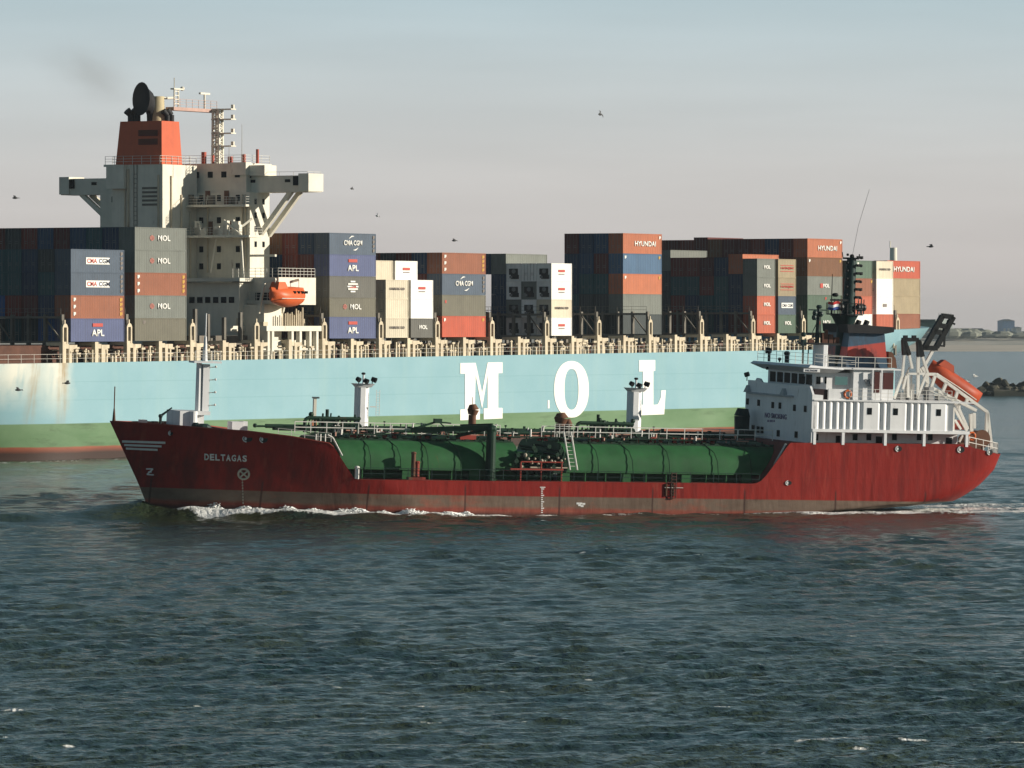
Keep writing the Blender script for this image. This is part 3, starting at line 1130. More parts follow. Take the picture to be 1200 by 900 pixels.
mb.box(BOX.side(226, 370, 5)[0], BOX.side(300, 370, 5)[0], 5.6, 9, 12.2, 15.5)
mb.build("deck_posts", LASH, SHIP)

# radar mast behind the wheelhouse with the long arm to the funnel
mb = MB()
mx, my = 47.6, 17.0
z0, z1 = z_w1, zat(128, mx, my)
pxm = lambda px, y=17.0: BOX.side(px, 130, y)[0]
mx = pxm(255)
for dx, dy in ((-0.5, -0.5), (0.5, -0.5), (0.5, 0.5), (-0.5, 0.5)):
    mb.tube((mx + dx, my + dy, z0), (mx + dx * 0.9, my + dy * 0.9, z1), 0.2, n=6)
for k in range(12):
    za, zb = z0 + (z1 - z0) * k / 12, z0 + (z1 - z0) * (k + 1) / 12
    s = 1 if k % 2 else -1
    mb.tube((mx - 0.5 * s, my - 0.5, za), (mx + 0.5 * s, my - 0.5, zb), 0.09, n=5)
    mb.tube((mx - 0.5, my - 0.5 * s, za), (mx - 0.5, my + 0.5 * s, zb), 0.09, n=5)
    mb.box(mx - 0.55, mx + 0.55, my - 0.55, my + 0.55, zb - 0.08, zb + 0.02)
for f in (0.32, 0.55, 0.8, 0.98):
    z = z0 + (z1 - z0) * f
    mb.box(mx - 0.4, mx + 0.9, my - 2.4, my + 0.8, z, z + 0.16)
    mb.box(mx + 0.2, mx + 0.5, my - 2.4, my - 2.0, z + 0.16, z + 0.7)
mast = mb.build("radar_mast", CREAM, SHIP)
mb = MB()
xa = 36.0
mb.box(xa, mx + 0.6, my + 0.5, my + 1.8, z1 - 0.5, z1 - 0.05)
mb.rail([(xa, my + 0.5, z1 - 0.05), (mx + 0.6, my + 0.5, z1 - 0.05)], h=1.1, gap=1.6, r=0.03, post=0.035)
mb.build("mast_bridge", paint("arm_pink", (0.46, 0.30, 0.25), 0.55), mast)
mb = MB()
x = pxm(214)
for dx in (-0.5, 0.5):
    mb.tube((x + dx, my + 1, z1), (x + dx, my + 1, z1 + 2.4), 0.12, n=6)
for k in range(4):
    mb.box(x - 0.55, x + 0.55, my + 0.9, my + 1.1, z1 + 0.4 + k * 0.55, z1 + 0.5 + k * 0.55)
mb.tube((x - 0.5, my + 1, z1 + 2.4), (x - 0.5, my + 1, z1 + 3.9), 0.07, n=5)
mb.box(x - 1.0, x + 1.3, my + 0.7, my + 1.3, z1 + 2.3, z1 + 2.5)
mb.ball((x + 1.5, my + 1, z1 + 2.5), 0.32)
mb.build("antenna_post", CREAM, mast)
mb = MB()
x = pxm(247)
mb.tube((x, my + 1, z1), (x, my + 1, z1 + 1.9), 0.14, n=6)
mb.box(x - 1.2, x + 1.2, my + 0.85, my + 1.15, z1 + 1.9, z1 + 2.15)
mb.build("radar_scanner", CREAM, mast)
mb = MB()
for px, h in ((285, 5.2), (270, 2.4)):
    x = pxm(px, 9.6)
    mb.tube((x, 9.8, z_w1), (x, 9.8, z_w1 + h), 0.06, 0.03, n=5)
mb.build("whip_antenna", RAILM, house)

# fore deck: mast, rail and windlass gear beyond the last stack
mb = MB()
x, z0 = BOX.side(1047, 330, 18)
z1 = BOX.side(1047, 286, 18)[1]
mb.tube((x, 18, 16.5), (x, 18, z1 - 0.6), 0.75, 0.6, n=12)
mb.tube((x - 0.4, 18.4, z1 - 0.6), (x - 0.4, 18.4, z1 + 0.5), 0.1, n=6)
mb.build("fore_mast", CREAM, SHIP, smooth=True, auto=40)
mb = MB()
a = BOX.side(1087, 376, 14)
mb.box(a[0], a[0] + 5.5, 12, 20, 16.6, a[1] - 0.3)
mb.box(a[0] + 1, a[0] + 7.5, 13, 18, a[1] - 0.3, a[1] + 0.25)
mb.rail([(a[0], 12, a[1] + 0.2), (a[0] + 7, 13, a[1] + 0.2)], h=1.1, gap=1.4)
mb.build("breakwater_house", paint("bow_grey", (0.20, 0.23, 0.22), 0.6), SHIP)

# ================================================================== CONTAINERS
PAL = {
    "rust red": (0.273, 0.102, 0.057), "orange red": (0.466, 0.121, 0.067), "blue grey": (0.081, 0.106, 0.141), "violet blue": (0.092, 0.109, 0.201),
    "pale grey": (0.176, 0.187, 0.165), "olive grey": (0.151, 0.141, 0.106), "grey": (0.134, 0.130, 0.113), "white": (0.84, 0.82, 0.77),
    "cream": (0.62, 0.55, 0.42), "green": (0.088, 0.134, 0.095), "sea green": (0.155, 0.211, 0.183), "orange": (0.449, 0.147, 0.073), "red": (0.444, 0.092, 0.051),
    "blue": (0.077, 0.144, 0.239), "navy": (0.016, 0.040, 0.085), "dark red": (0.160, 0.030, 0.020), "brown": (0.170, 0.075, 0.035),
    "dark grey": (0.045, 0.055, 0.055), "dark blue": (0.022, 0.062, 0.125), "teal": (0.026, 0.085, 0.095), "bright blue": (0.020, 0.085, 0.240), "tan": (0.324, 0.260, 0.165),
    "maroon": (0.105, 0.022, 0.018),
}
BOXM = {k: paint("container_" + k.replace(" ", "_"), v, 0.5, 0.10, rust=0.10 if k not in ("white",) else 0.03, streak=0.16, scale=0.5, rnd=0.08) for k, v in PAL.items()}
MARK = paint("marking_white", (0.80, 0.78, 0.72), 0.5, 0.03, streak=0)
MARK_RED = paint("marking_red", (0.48, 0.09, 0.07), 0.5, 0.03, streak=0)
MARK_FADE = paint("marking_faded_red", (0.42, 0.17, 0.14), 0.5, 0.03, streak=0)
MARK_GREY = paint("marking_grey", (0.22, 0.19, 0.17), 0.5, 0.03, streak=0)
MARK_YEL = paint("marking_yellow", (0.60, 0.36, 0.08), 0.5, 0.03, streak=0)
MARK_DARK = paint("marking_dark", (0.05, 0.06, 0.09), 0.5, 0.03, streak=0)

CW = 2.44
def container_mesh(L, H, kind):
    """Corner posts, rails, corrugated sides, and an aft end with doors or reefer machinery."""
    mb = MB()
    mb.mi = 0
    e, s = 0.14, 0.10
    for x in (0, L - e):
        for y in (0, CW - e):
            mb.box(x, x + e, y, y + e, 0, H)
    for y in (0, CW - e):
        mb.box(e, L - e, y, y + e, 0, s)
        mb.box(e, L - e, y, y + e, H - s, H)
    for x in (0, L - e):
        mb.box(x, x + e, e, CW - e, 0, s)
        mb.box(x, x + e, e, CW - e, H - s, H)
    # corrugated walls
    def wall(y, out):
        n = int(L / (0.55 if kind != "reefer" else 1.2))
        pts = []
        for i in range(n):
            x0 = e + (L - 2 * e) * i / n
            w = (L - 2 * e) / n
            d = 0.04 if kind != "reefer" else 0.012
            pts += [(x0, y), (x0 + w * 0.3, y), (x0 + w * 0.5, y + out * d), (x0 + w * 0.8, y + out * d)]
        pts.append((L - e, y))
        vs = [(a, b, s) for a, b in pts] + [(a, b, H - s) for a, b in pts]
        m = len(pts)
        mb.add(vs, [(i, i + 1, m + i + 1, m + i) for i in range(m - 1)])
    wall(0.03, 1)
    wall(CW - 0.03, -1)
    mb.box(e, L - e, 0.1, CW - 0.1, H - s - 0.02, H - 0.02)
    mb.box(e, L - e, 0.1, CW - 0.1, 0.02, s - 0.02)
    mb.box(L - 0.06, L - 0.03, e, CW - e, s, H - s)
    if kind == "reefer":
        mb.box(0.05, 0.08, e, CW - e, s, H - s)
        mb.mi = 1
        mb.box(-0.01, 0.05, 0.55, CW - 0.45, 0.95, H - 0.75)
        mb.box(-0.02, 0.05, 0.40, CW - 0.75, 0.35, 0.95)
        mb.mi = 2
        mb.ball((0.03, CW * 0.5, H * 0.56), 0.08, 0.42, 0.38, n=10)
        mb.box(-0.03, 0.02, 1.45, 1.9, 0.45, 0.8)
    else:
        mb.box(0.06, 0.09, e, CW - e, s, H - s)
        mb.mi = 2
        for y in (0.45, 0.95, 1.49, 1.99):
            mb.tube((0.04, y, s), (0.04, y, H - s), 0.025, n=4)
        mb.box(0.03, 0.06, 1.215, 1.225, s, H - s)
        for z in (0.9, 1.15):
            mb.box(0.02, 0.06, 0.5, 0.9, z, z + 0.05)
            mb.box(0.02, 0.06, 1.55, 1.95, z, z + 0.05)
    me = mb.mesh("shipping_container", [BOXM["white"], DARK, paint("lock_bar_steel", (0.22, 0.22, 0.21), 0.5)])
    return me

CMESH = {}
def cmesh(L, H, kind):
    k = (L, round(H, 3), kind)
    if k not in CMESH:
        CMESH[k] = container_mesh(*k)
    return CMESH[k]

FIRST_ROW = {"tall block right of the reefers": 2, "foremost block at the bow": 1}
GRP = "containers stacked on the deck of the big ship"
TIER = ["bottom tier", "second tier", "third tier", "fourth tier", "fifth tier"]
def row_words(c):
    if c < 0:
        return None
    return "outer row" if c == 0 else f"{ORD[c + 1]} row inboard"

def container(x, col, z, L, H, colour, bay, tier, kind="box", extra=None, marks=()):
    o = link("shipping_container", cmesh(L, H, kind))
    o.material_slots[0].link = 'OBJECT'
    o.material_slots[0].material = BOXM[colour]
    o.location = BOX.world(x, 0.25 + col * 2.5, z)
    o.rotation_euler = BOX.R.to_euler()
    what = extra or f"{colour} {'refrigerated ' if kind == 'reefer' else ''}container"
    row = col - FIRST_ROW.get(bay, 0)
    words = f"{what}, {TIER[tier]}, {bay}" if " half of " in bay else f"{what}, {TIER[tier]}, {row_words(row)}, {bay}"
    tag(o, words, "container", GRP)
    for mk in marks:
        mark(o, L, H, *mk)
    return o

def mark(o, L, H, kind, *a):
    """Markings on the long side facing the water: words, blocks, and column codes."""
    y = -0.035
    if kind == "word":
        body, fx, fz, w, h, m = a[:6]
        t = put_text(body, (L * fx, y, H * fz), w, h, m, o, bold=0.035 if len(a) < 7 else a[6])
        return t
    if kind == "block":
        fx, fz, w, h, m, name = a
        b = MB().box(L * fx - w / 2, L * fx + w / 2, y + 0.01, 0.02, H * fz - h / 2, H * fz + h / 2)
        return b.build(name, m, o)
    if kind == "code":
        fx, n, m = a
        b = MB()
        for k in range(n):
            z = H * (0.82 - 0.62 * k / max(1, n - 1)) if n > 1 else H * 0.82
            b.box(L * fx, L * fx + 0.26, y + 0.01, 0.02, z - 0.22, z + 0.22)
            b.box(L * fx + 0.32, L * fx + 0.5, y + 0.01, 0.02, z - 0.1, z + 0.22)
        return b.build("marking", m, o)
    if kind == "disc":
        fx, fz, r, m = a
        b = MB()
        for k in range(5):
            t = -0.9 + 0.45 * k
            w = math.sqrt(max(0.05, 1 - t * t)) * r * 1.9
            b.box(L * fx - w, L * fx + w, y + 0.01, 0.02, H * fz + t * r - 0.1, H * fz + t * r + 0.1)
        return b.build("emblem", m, o)
    if kind == "arc":
        fx, fz, w, m, s = a
        b = MB()
        for k in range(7):
            t0, t1 = k / 7, (k + 1) / 7
            f = lambda t: (L * fx + s * (t - 0.5) * w, H * fz + s * 0.32 * math.sin(t * 1.6))
            th = 0.05 + 0.13 * (1 - abs(2 * t0 - 0.8))
            p, q = f(t0), f(t1)
            b.prism([p, q, (q[0], q[1] + s * th), (p[0], p[1] + s * th)], 1, y + 0.01, 0.02)
        return b.build("emblem", m, o)

CMA = (("word", "CMA CGM", 0.5, 0.55, 4.8, 0.72, MARK, 0.03), ("arc", 0.47, 0.74, 1.3, MARK, 1), ("arc", 0.56, 0.34, 1.3, MARK, -1), ("code", 0.93, 4, MARK_GREY))
CMAB = (("block", 0.5, 0.5, 5.4, 0.86, MARK, "name_board"), ("word", "CMA", 0.39, 0.5, 2.3, 0.6, MARK_RED, 0.03), ("word", "CGM", 0.62, 0.5, 2.5, 0.6, MARK_DARK, 0.03), ("code", 0.93, 4, MARK_GREY))
MOL = (("word", "MOL", 0.56, 0.53, 2.9, 0.75, MARK, 0.03), ("disc", 0.33, 0.53, 0.27, MARK_FADE))
APL = (("word", "APL", 0.5, 0.38, 2.9, 0.85, MARK, 0.03), ("block", 0.5, 0.72, 2.3, 0.42, MARK_RED, "emblem"))
HYU = (("word", "HYUNDAI", 0.57, 0.5, 6.6, 0.80, MARK, 0.02), ("code", 0.93, 1, MARK))
TEX = (("code", 0.05, 3, MARK), ("code", 0.92, 4, MARK_YEL))
NUM = (("code", 0.04, 1, MARK), ("code", 0.92, 1, MARK_YEL))
NOL = (("disc", 0.5, 0.52, 0.75, MARK), ("block", 0.5, 0.5, 1.6, 0.34, MARK_RED, "emblem_bar"))
S_RED = (("block", 0.5, 0.58, 1.9, 0.36, MARK_RED, "emblem"), ("block", 0.5, 0.40, 1.7, 0.14, MARK_GREY, "lettering"))
S_SUD = (("word", "HAMBURG SUD", 0.5, 0.53, 4.0, 0.36, MARK_GREY, 0.03),)
S_MOL = (("word", "MOL", 0.55, 0.55, 2.2, 0.6, MARK, 0.05),)
S_HJ = (("word", "HANJIN", 0.5, 0.5, 4.3, 0.42, MARK_RED, 0.03), ("block", 0.5, 0.66, 4.4, 0.10, MARK_RED, "stripe"), ("block", 0.5, 0.34, 4.4, 0.10, MARK_RED, "stripe"))

HC, ST = 2.896, 2.591
DARKS = ["maroon", "dark red", "navy", "dark grey", "teal", "dark blue", "brown", "dark red", "navy", "teal"]
rs = random.Random(31)

def stack(start_px, bay, cols, first=None, hts=HC, L=12.19, colours=None, dx=0.0):
    """One 40-foot bay: cols = {column: number of tiers}; first = list of (colour, marks) up the outer row."""
    x = BAYX[start_px] + dx
    for c, n in cols.items():
        z = base_z(x)
        tiers = n if isinstance(n, (list, tuple)) else range(n)
        hh = hts[c] if isinstance(hts, dict) else hts
        top = max(tiers) + 1
        for t in range(top):
            h = hh[t] if isinstance(hh, (list, tuple)) else hh
            if t in tiers:
                if first and c in first and t < len(first[c]):
                    colour, marks = first[c][t]
                else:
                    colour, marks = (colours or (lambda cc, tt: rs.choice(DARKS)))(c, t), ()
                container(x, c, z, L, h, colour, bay, t, marks=marks)
            z += h + 0.012

full = lambda cols, n: {c: n for c in cols}

# A: four tiers beside the left edge
stack(85, "block nearest the left edge", {0: 4, 1: 4, 2: 4, 3: 4, 4: 4}, {0: [("violet blue", APL), ("rust red", TEX), ("blue grey", CMAB), ("blue grey", CMAB)]},
      colours=lambda c, t: [["dark grey", "bright blue", "dark grey", "teal", "dark grey"], ["navy", "navy", "maroon", "dark red", "bright blue"],
                            ["teal", "teal", "navy", "teal", "teal"], ["teal", "dark grey", "navy", "teal", "teal"]][t][c])
# B: five tiers, left of the bridge; its upper rows show over block A
top = ["teal", "navy", "teal", "dark blue", "maroon", "dark blue", "dark red", "dark grey", "maroon", "teal"]
stack(160, "block just left of the bridge tower", {0: 5, **{c: [3, 4] for c in range(1, 10)}},
      {0: [("olive grey", (("code", 0.16, 1, MARK_GREY),)), ("pale grey", MOL), ("rust red", TEX), ("pale grey", MOL), ("pale grey", MOL)]},
      colours=lambda c, t: top[(c + (0 if t == 4 else 3)) % 10])
# C: five tiers, right of the orange lifeboat
stack(388, "block right of the orange lifeboat", full(range(6), 5),
      {0: [("violet blue", APL), ("olive grey", MOL), ("grey", NOL), ("violet blue", APL), ("blue grey", CMA)]}, hts=[HC, ST, HC, HC, HC],
      colours=lambda c, t: [["navy", "brown", "maroon", "maroon", "navy", "dark red"], ["green", "navy", "maroon", "dark red", "maroon", "navy"], ["navy", "maroon", "maroon", "navy", "dark red", "maroon"],
                            ["navy", "maroon", "dark red", "navy", "maroon", "navy"], ["navy", "navy", "dark red", "brown", "maroon", "dark red"]][t][c])
# D: low block of white and cream short boxes
xD = BAYX[454]
for half, cols in ((0, {0: [("cream", S_SUD), ("cream", ()), ("cream", S_SUD)], 1: [("cream", ()), ("white", ()), ("cream", ()), ("cream", ())]}),
                   (1, {0: [("grey", S_MOL), ("white", ()), ("white", S_RED)], 1: [("white", ()), ("white", ()), ("cream", ()), ("white", S_RED)]})):
    for c, st in cols.items():
        z = base_z(xD)
        for t, (colour, marks) in enumerate(st):
            if c == 0 or t > 1:
                container(xD + half * 6.5 + (0.25 if half else 0), c, z, 6.06, ST + 0.05, colour, f"{'forward' if half else 'aft'} half, low pale block", t,
                          extra=f"short {colour} container", marks=marks, kind="reefer" if colour == "white" else "box")
            z += ST + 0.062
# E
stack(520, "block with bright red bottom box", full(range(5), 4),
      {0: [("red", NUM), ("olive grey", (("block", 0.08, 0.68, 0.4, 0.4, MARK_RED, "emblem"),)), ("blue grey", CMA), ("rust red", TEX)]}, hts=HC + 0.03,
      colours=lambda c, t: ["maroon", "dark grey", "dark red", "maroon", "navy"][(c + t) % 5])
# F: white refrigerated short boxes, machinery facing aft; a grey long row inboard
xF = BAYX[648]
for c in range(3):
    z = base_z(xF)
    for t in range(4):
        colour = "white" if c == 0 and t != 1 else "cream" if c == 0 else ("white" if (c + t) % 3 else "pale grey")
        container(xF, c, z, 6.06, ST, colour, "white reefer block", t, kind="reefer" if not (c == 1 and t == 3) else "box",
                  marks=((S_SUD if t == 1 else S_RED) if c == 0 else ()), extra=f"short {colour} refrigerated container")
        z += ST + 0.012
stack(648, "white reefer block", {3: 4, 4: [3]}, {3: [("dark grey", ()), ("navy", ()), ("navy", ()), ("pale grey", (("block", 0.48, 0.3, 2.5, 0.8, MARK_RED, "emblem"),))]},
      hts=HC + 0.05, colours=lambda c, t: "navy")
# G: set two rows in, five tiers, blue second box
zG = -0.15
stack(769, "tall block right of the reefers", {2: 5, 3: 5, 4: 5, 5: 5},
      {2: [("dark grey", ()), ("pale grey", ()), ("orange", NUM), ("blue", NUM), ("orange", HYU)]}, hts=HC + 0.1, dx=-0.6,
      colours=lambda c, t: [["dark grey", "dark grey", "teal", "dark grey"], ["teal", "dark grey", "dark grey", "teal"], ["dark red", "teal", "teal", "navy"],
                            ["bright blue", "maroon", "dark blue", "navy"], ["dark red", "dark blue", "navy", "maroon"]][t][c - 2])
# H: short boxes outside, long boxes inboard in shade
xH = BAYX[889]
for half, st in ((0, [("orange red", S_MOL), ("orange red", S_MOL), ("pale grey", S_MOL), ("pale grey", S_MOL)]),
                 (1, [("green", S_MOL), ("blue grey", (("block", 0.5, 0.5, 3.9, 0.8, MARK, "name_board"), ("word", "CMA CGM", 0.5, 0.5, 3.5, 0.5, MARK_DARK, 0.03))), ("tan", S_HJ), ("tan", S_HJ)])):
    z = base_z(xH)
    for t, (colour, marks) in enumerate(st):
        container(xH + half * 7.1, 0, z, 6.06, HC - 0.05, colour, f"{'forward' if half else 'aft'} half of block left of the dark mast", t, extra=f"short {colour} container", marks=marks)
        z += HC - 0.04
stack(889, "block left of the dark mast", {1: [0, 1, 2, 3], 2: 4, 3: 4, 4: 4, 5: 4, 6: 4}, {1: [("maroon", ()), ("navy", ()), ("navy", ()), ("orange", ())], 6: [("teal", ()), ("dark grey", ()), ("dark grey", ()), ("pale grey", (("block", 0.55, 0.2, 5.5, 0.5, MARK, "marking"),))]},
      hts={1: HC + 0.12, 2: HC, 3: HC, 4: HC, 5: HC, 6: HC + 0.3},
      colours=lambda c, t: [["navy", "teal", "dark grey", "maroon", "dark grey"], ["teal", "teal", "navy", "dark red", "teal"], ["teal", "dark red", "teal", "teal", "dark grey"], ["navy", "maroon", "dark red", "dark red", "maroon"]][t][(c - 2) % 5])
# I: five tiers; its upper rows close the view over block H
stack(948, "tall block behind the dark mast", {0: 5, 1: [2, 3, 4], 2: [4], 3: [4], 4: [4], 5: [4], 6: [4], 7: [4], 8: [4], 9: [4], 10: [4]},
      {0: [("green", MOL), ("green", (("code", 0.5, 1, MARK_RED),)), ("pale grey", (("block", 0.4, 0.5, 0.9, 0.7, MARK_RED, "emblem"), ("word", "MOL", 0.53, 0.5, 2.2, 0.66, MARK, 0.05))), ("brown", NUM), ("orange", HYU)]},
      hts={0: HC + 0.02, **{c: HC + 0.02 for c in range(1, 7)}, 7: HC + 0.08, 8: HC, 9: HC, 10: HC},
      colours=lambda c, t: ["navy", "maroon", "navy", "dark red", "maroon", "maroon", "brown", "maroon", "dark red", "maroon", "dark red"][c])
# J: short boxes right of the dark mast
xJ = BAYX[1004]
for half, st in ((0, [("white", ()), ("orange red", (("block", 0.25, 0.3, 0.8, 0.9, MARK_DARK, "marking"),)), ("rust red", NUM), ("green", (("code", 0.12, 1, MARK),))]),
                 (1, [("orange red", ()), ("white", (("block", 0.5, 0.5, 1.4, 0.5, MARK_GREY, "emblem"),)), ("white", ()), ("cream", S_SUD)])):
    z = base_z(xJ)
    for t, (colour, marks) in enumerate(st):
        container(xJ + half * 7.6, 0, z, 6.06, HC - 0.08, colour, f"{'forward' if half else 'aft'} half of block right of the dark mast", t, extra=f"short {colour} container", marks=marks)
        z += HC - 0.07
# K: the foremost row, one in from the side
stack(1058, "foremost block at the bow", {1: 4}, {1: [("rust red", ()), ("tan", ()), ("tan", ()), ("red", (("word", "HYUNDAI", 0.5, 0.52, 7.6, 0.85, MARK, 0.02),))]}, hts=HC - 0.06)

# ------------------------------------------------------------------ orange lifeboat hanging at the ship's side
ORANGE = paint("lifeboat_orange", (0.66, 0.125, 0.035), 0.4, 0.08, streak=0.08)
def lifeboat(name, label, mat, L, B, H, ports=4, skin_=None):
    t = thing(name, label, "lifeboat", mat)
    mb = MB()
    rr = []
    for k in range(15):
        u = k / 14
        x = (u - 0.5) * L
        w = B / 2 * max(0.06, (1 - abs(2 * u - 1) ** 3.2)) ** 0.75
        up = 0.16 * H * abs(2 * u - 1) ** 2
        rr.append([(x, w * math.cos(a) * (1 if abs(math.cos(a)) > 0.3 else 1), H * 0.5 + up * (0.5 if math.sin(a) > 0 else 1) + (H * 0.5 * (1 - 0.25 * abs(2 * u - 1) ** 2)) * math.sin(a)) for a in [2 * math.pi * i / 16 for i in range(16)]])
    mb.rings(rr)
    mb.build("hull", skin_ or ORANGE, t, smooth=True, auto=50)
    mb = MB()
    mb.hexa([(-L * 0.42, -B * 0.25, H * 0.85), (-L * 0.12, -B * 0.28, H * 0.9), (-L * 0.12, B * 0.28, H * 0.9), (-L * 0.42, B * 0.25, H * 0.85)],
            [(-L * 0.36, -B * 0.2, H * 1.22), (-L * 0.18, -B * 0.22, H * 1.22), (-L * 0.18, B * 0.22, H * 1.22), (-L * 0.36, B * 0.2, H * 1.22)])
    mb.build("conning_cabin", skin_ or ORANGE, t)
    mb = MB()
    for k in range(ports):
        x = -L * 0.05 + k * L * 0.12
        mb.box(x, x + L * 0.05, -B * 0.495, -B * 0.40, H * 0.66, H * 0.78)
    if ports:
        mb.each("porthole", GLASS, t)
    mb = MB()
    mb.path([(-L * 0.40, -B * 0.42, H * 0.42), (0, -B * 0.53, H * 0.42), (L * 0.40, -B * 0.42, H * 0.42)], 0.05, n=5)
    mb.build("grab_line", paint("line_white", (0.7, 0.68, 0.62), 0.7), t)
    return t

lb = BOX.side(338, 360, 0.4)
lifeboat("lifeboat", "enclosed orange lifeboat hanging beside the white tower of the container ship",
         BOX.mat @ Matrix.Translation((lb[0], 0.6, lb[1])), 8.2, 2.9, 2.75)
mb = MB()
for dx in (-3.0, 3.0):
    x = lb[0] + dx
    mb.bar((x, 3.2, lb[1] - 0.8), (x, 2.3, lb[1] + 3.3), 0.32)
    mb.bar((x, 2.3, lb[1] + 3.3), (x, 0.5, lb[1] + 3.7), 0.3)
    mb.tube((x, 0.6, lb[1] + 3.7), (x, 0.6, lb[1] + 2.3), 0.07, n=5)
mb.each("boat_davit", CREAM, SHIP)

# ================================================================== THE RED GAS TANKER
TANKER = thing("gas_tanker", "small red hulled gas tanker with green tanks and white wheelhouse, sailing left", "tanker", GAS.mat)
G = GAS.side
HB = 7.5
WHT = paint("house_white", (0.80, 0.80, 0.80), 0.5, 0.06, rust=0.08, streak=0.10)
WHT_DIRTY = paint("rail_white", (0.70, 0.68, 0.63), 0.55, 0.08, rust=0.2)
GREEN = paint("deck_green", (0.025, 0.108, 0.036), 0.55, 0.25, rust=0.12, streak=0.15)
GREEN_D = paint("pipe_green", (0.010, 0.036, 0.020), 0.55, 0.3, rust=0.2)
BLACK = paint("mast_black", (0.012, 0.014, 0.015), 0.5, 0.3)
TEALB = paint("mast_dark_green", (0.012, 0.032, 0.030), 0.5, 0.3)
RDECK = paint("deck_oxide", (0.20, 0.05, 0.035), 0.7, 0.25, rust=0.2)
RBROWN = paint("vent_brown", (0.13, 0.06, 0.035), 0.7, 0.3, rust=0.4)
REDP = paint("pipe_red", (0.30, 0.05, 0.035), 0.6, 0.2, rust=0.2)
ORG = paint("buoy_orange", (0.65, 0.14, 0.03), 0.5, 0.08)

def tanker_hull_mat():
    m, nt, p = new_mat("tanker_hull_paint")
    ob = nd(nt, "ShaderNodeTexCoord").outputs["Object"]
    s = nd(nt, "ShaderNodeSeparateXYZ")
    nt.links.new(ob, s.inputs[0])
    x, z = s.outputs["X"], s.outputs["Z"]
    n = noise(nt, ob, 0.18, 4, (1, 1, 1.4), 1.0)
    red = mixc(nt, ramp(nt, n, 0.3, 0.7), (0.205, 0.013, 0.010), (0.275, 0.022, 0.015))
    runs = noise(nt, ob, 1.0, 5, (1.6, 1, 0.10), 3.0, 0.65)
    red = mixc(nt, ramp(nt, runs, 0.48, 0.70, 0, 0.75), red, (0.10, 0.010, 0.009))
    fade = noise(nt, ob, 1.0, 4, (1.1, 1, 0.22), 13.0, 0.65)
    red = mixc(nt, ramp(nt, fade, 0.58, 0.74, 0, 0.45), red, (0.36, 0.085, 0.055))
    # bow shade painted in as dark blotches, fading aft and upward
    bow_shade = math_(nt, 'MULTIPLY', ramp(nt, x, -25, -15, 1, 0), ramp(nt, noise(nt, ob, 0.5, 5, (1.2, 1, 0.5), 22.0, 0.65), 0.42, 0.62, 0, 0.7))
    bow_shade = math_(nt, 'MULTIPLY', bow_shade, ramp(nt, z, 5.6, 3.8, 0, 1))
    red = mixc(nt, bow_shade, red, (0.07, 0.014, 0.012))
    for h in (3.6,):
        seam = ramp(nt, math_(nt, 'ABSOLUTE', math_(nt, 'SUBTRACT', z, h)), 0.0, 0.05, 0.25, 0)
        red = mixc(nt, math_(nt, 'MULTIPLY', seam, ramp(nt, x, 18, 21)), red, (0.10, 0.016, 0.012))
    vx = math_(nt, 'ABSOLUTE', math_(nt, 'SUBTRACT', math_(nt, 'FRACT', math_(nt, 'MULTIPLY', math_(nt, 'ADD', x, 100), 1 / 8.8)), 0.5))
    seamv = math_(nt, 'MULTIPLY', ramp(nt, vx, 0.004, 0.014, 0.75, 0), ramp(nt, z, 2.3, 2.7, 1, 0))
    grey = mixc(nt, ramp(nt, noise(nt, ob, 0.6, 5, (0.5, 1, 1.2), 5.0, 0.7), 0.3, 0.7), (0.115, 0.075, 0.055), (0.19, 0.14, 0.105))
    grey = mixc(nt, ramp(nt, noise(nt, ob, 0.8, 5, (0.3, 1, 0.5), 7.0, 0.7), 0.55, 0.72, 0, 0.75), grey, (0.30, 0.075, 0.045))
    zz = math_(nt, 'ADD', z, math_(nt, 'MULTIPLY', math_(nt, 'SUBTRACT', noise(nt, ob, 0.7, 4, (0.4, 1, 1), 9.0), 0.5), 0.5))
    boot = mixc(nt, ramp(nt, noise(nt, ob, 0.9, 4, (0.5, 1, 1), 11.0), 0.35, 0.65), (0.20, 0.040, 0.03), (0.29, 0.085, 0.055))
    boot = mixc(nt, ramp(nt, zz, 0.05, 0.35, 0.8, 0), boot, (0.05, 0.03, 0.025))
    c = mixc(nt, ramp(nt, zz, 0.45, 0.75), boot, grey)
    c = mixc(nt, ramp(nt, z, 1.60, 1.68), c, red)
    c = mixc(nt, seamv, c, (0.045, 0.02, 0.018))
    nt.links.new(c, p.inputs["Base Color"])
    dent = noise(nt, ob, 1.0, 3, (1.35, 1, 0.42), 30.0, 0.5)
    bu = nd(nt, "ShaderNodeBump")
    bu.inputs["Strength"].default_value = 0.6
    bu.inputs["Distance"].default_value = 0.10
    nt.links.new(dent, bu.inputs["Height"])
    nt.links.new(bu.outputs["Normal"], p.inputs["Normal"])
    p.inputs["Roughness"].default_value = 0.55
    p.inputs["Specular IOR Level"].default_value = 0.12
    return m

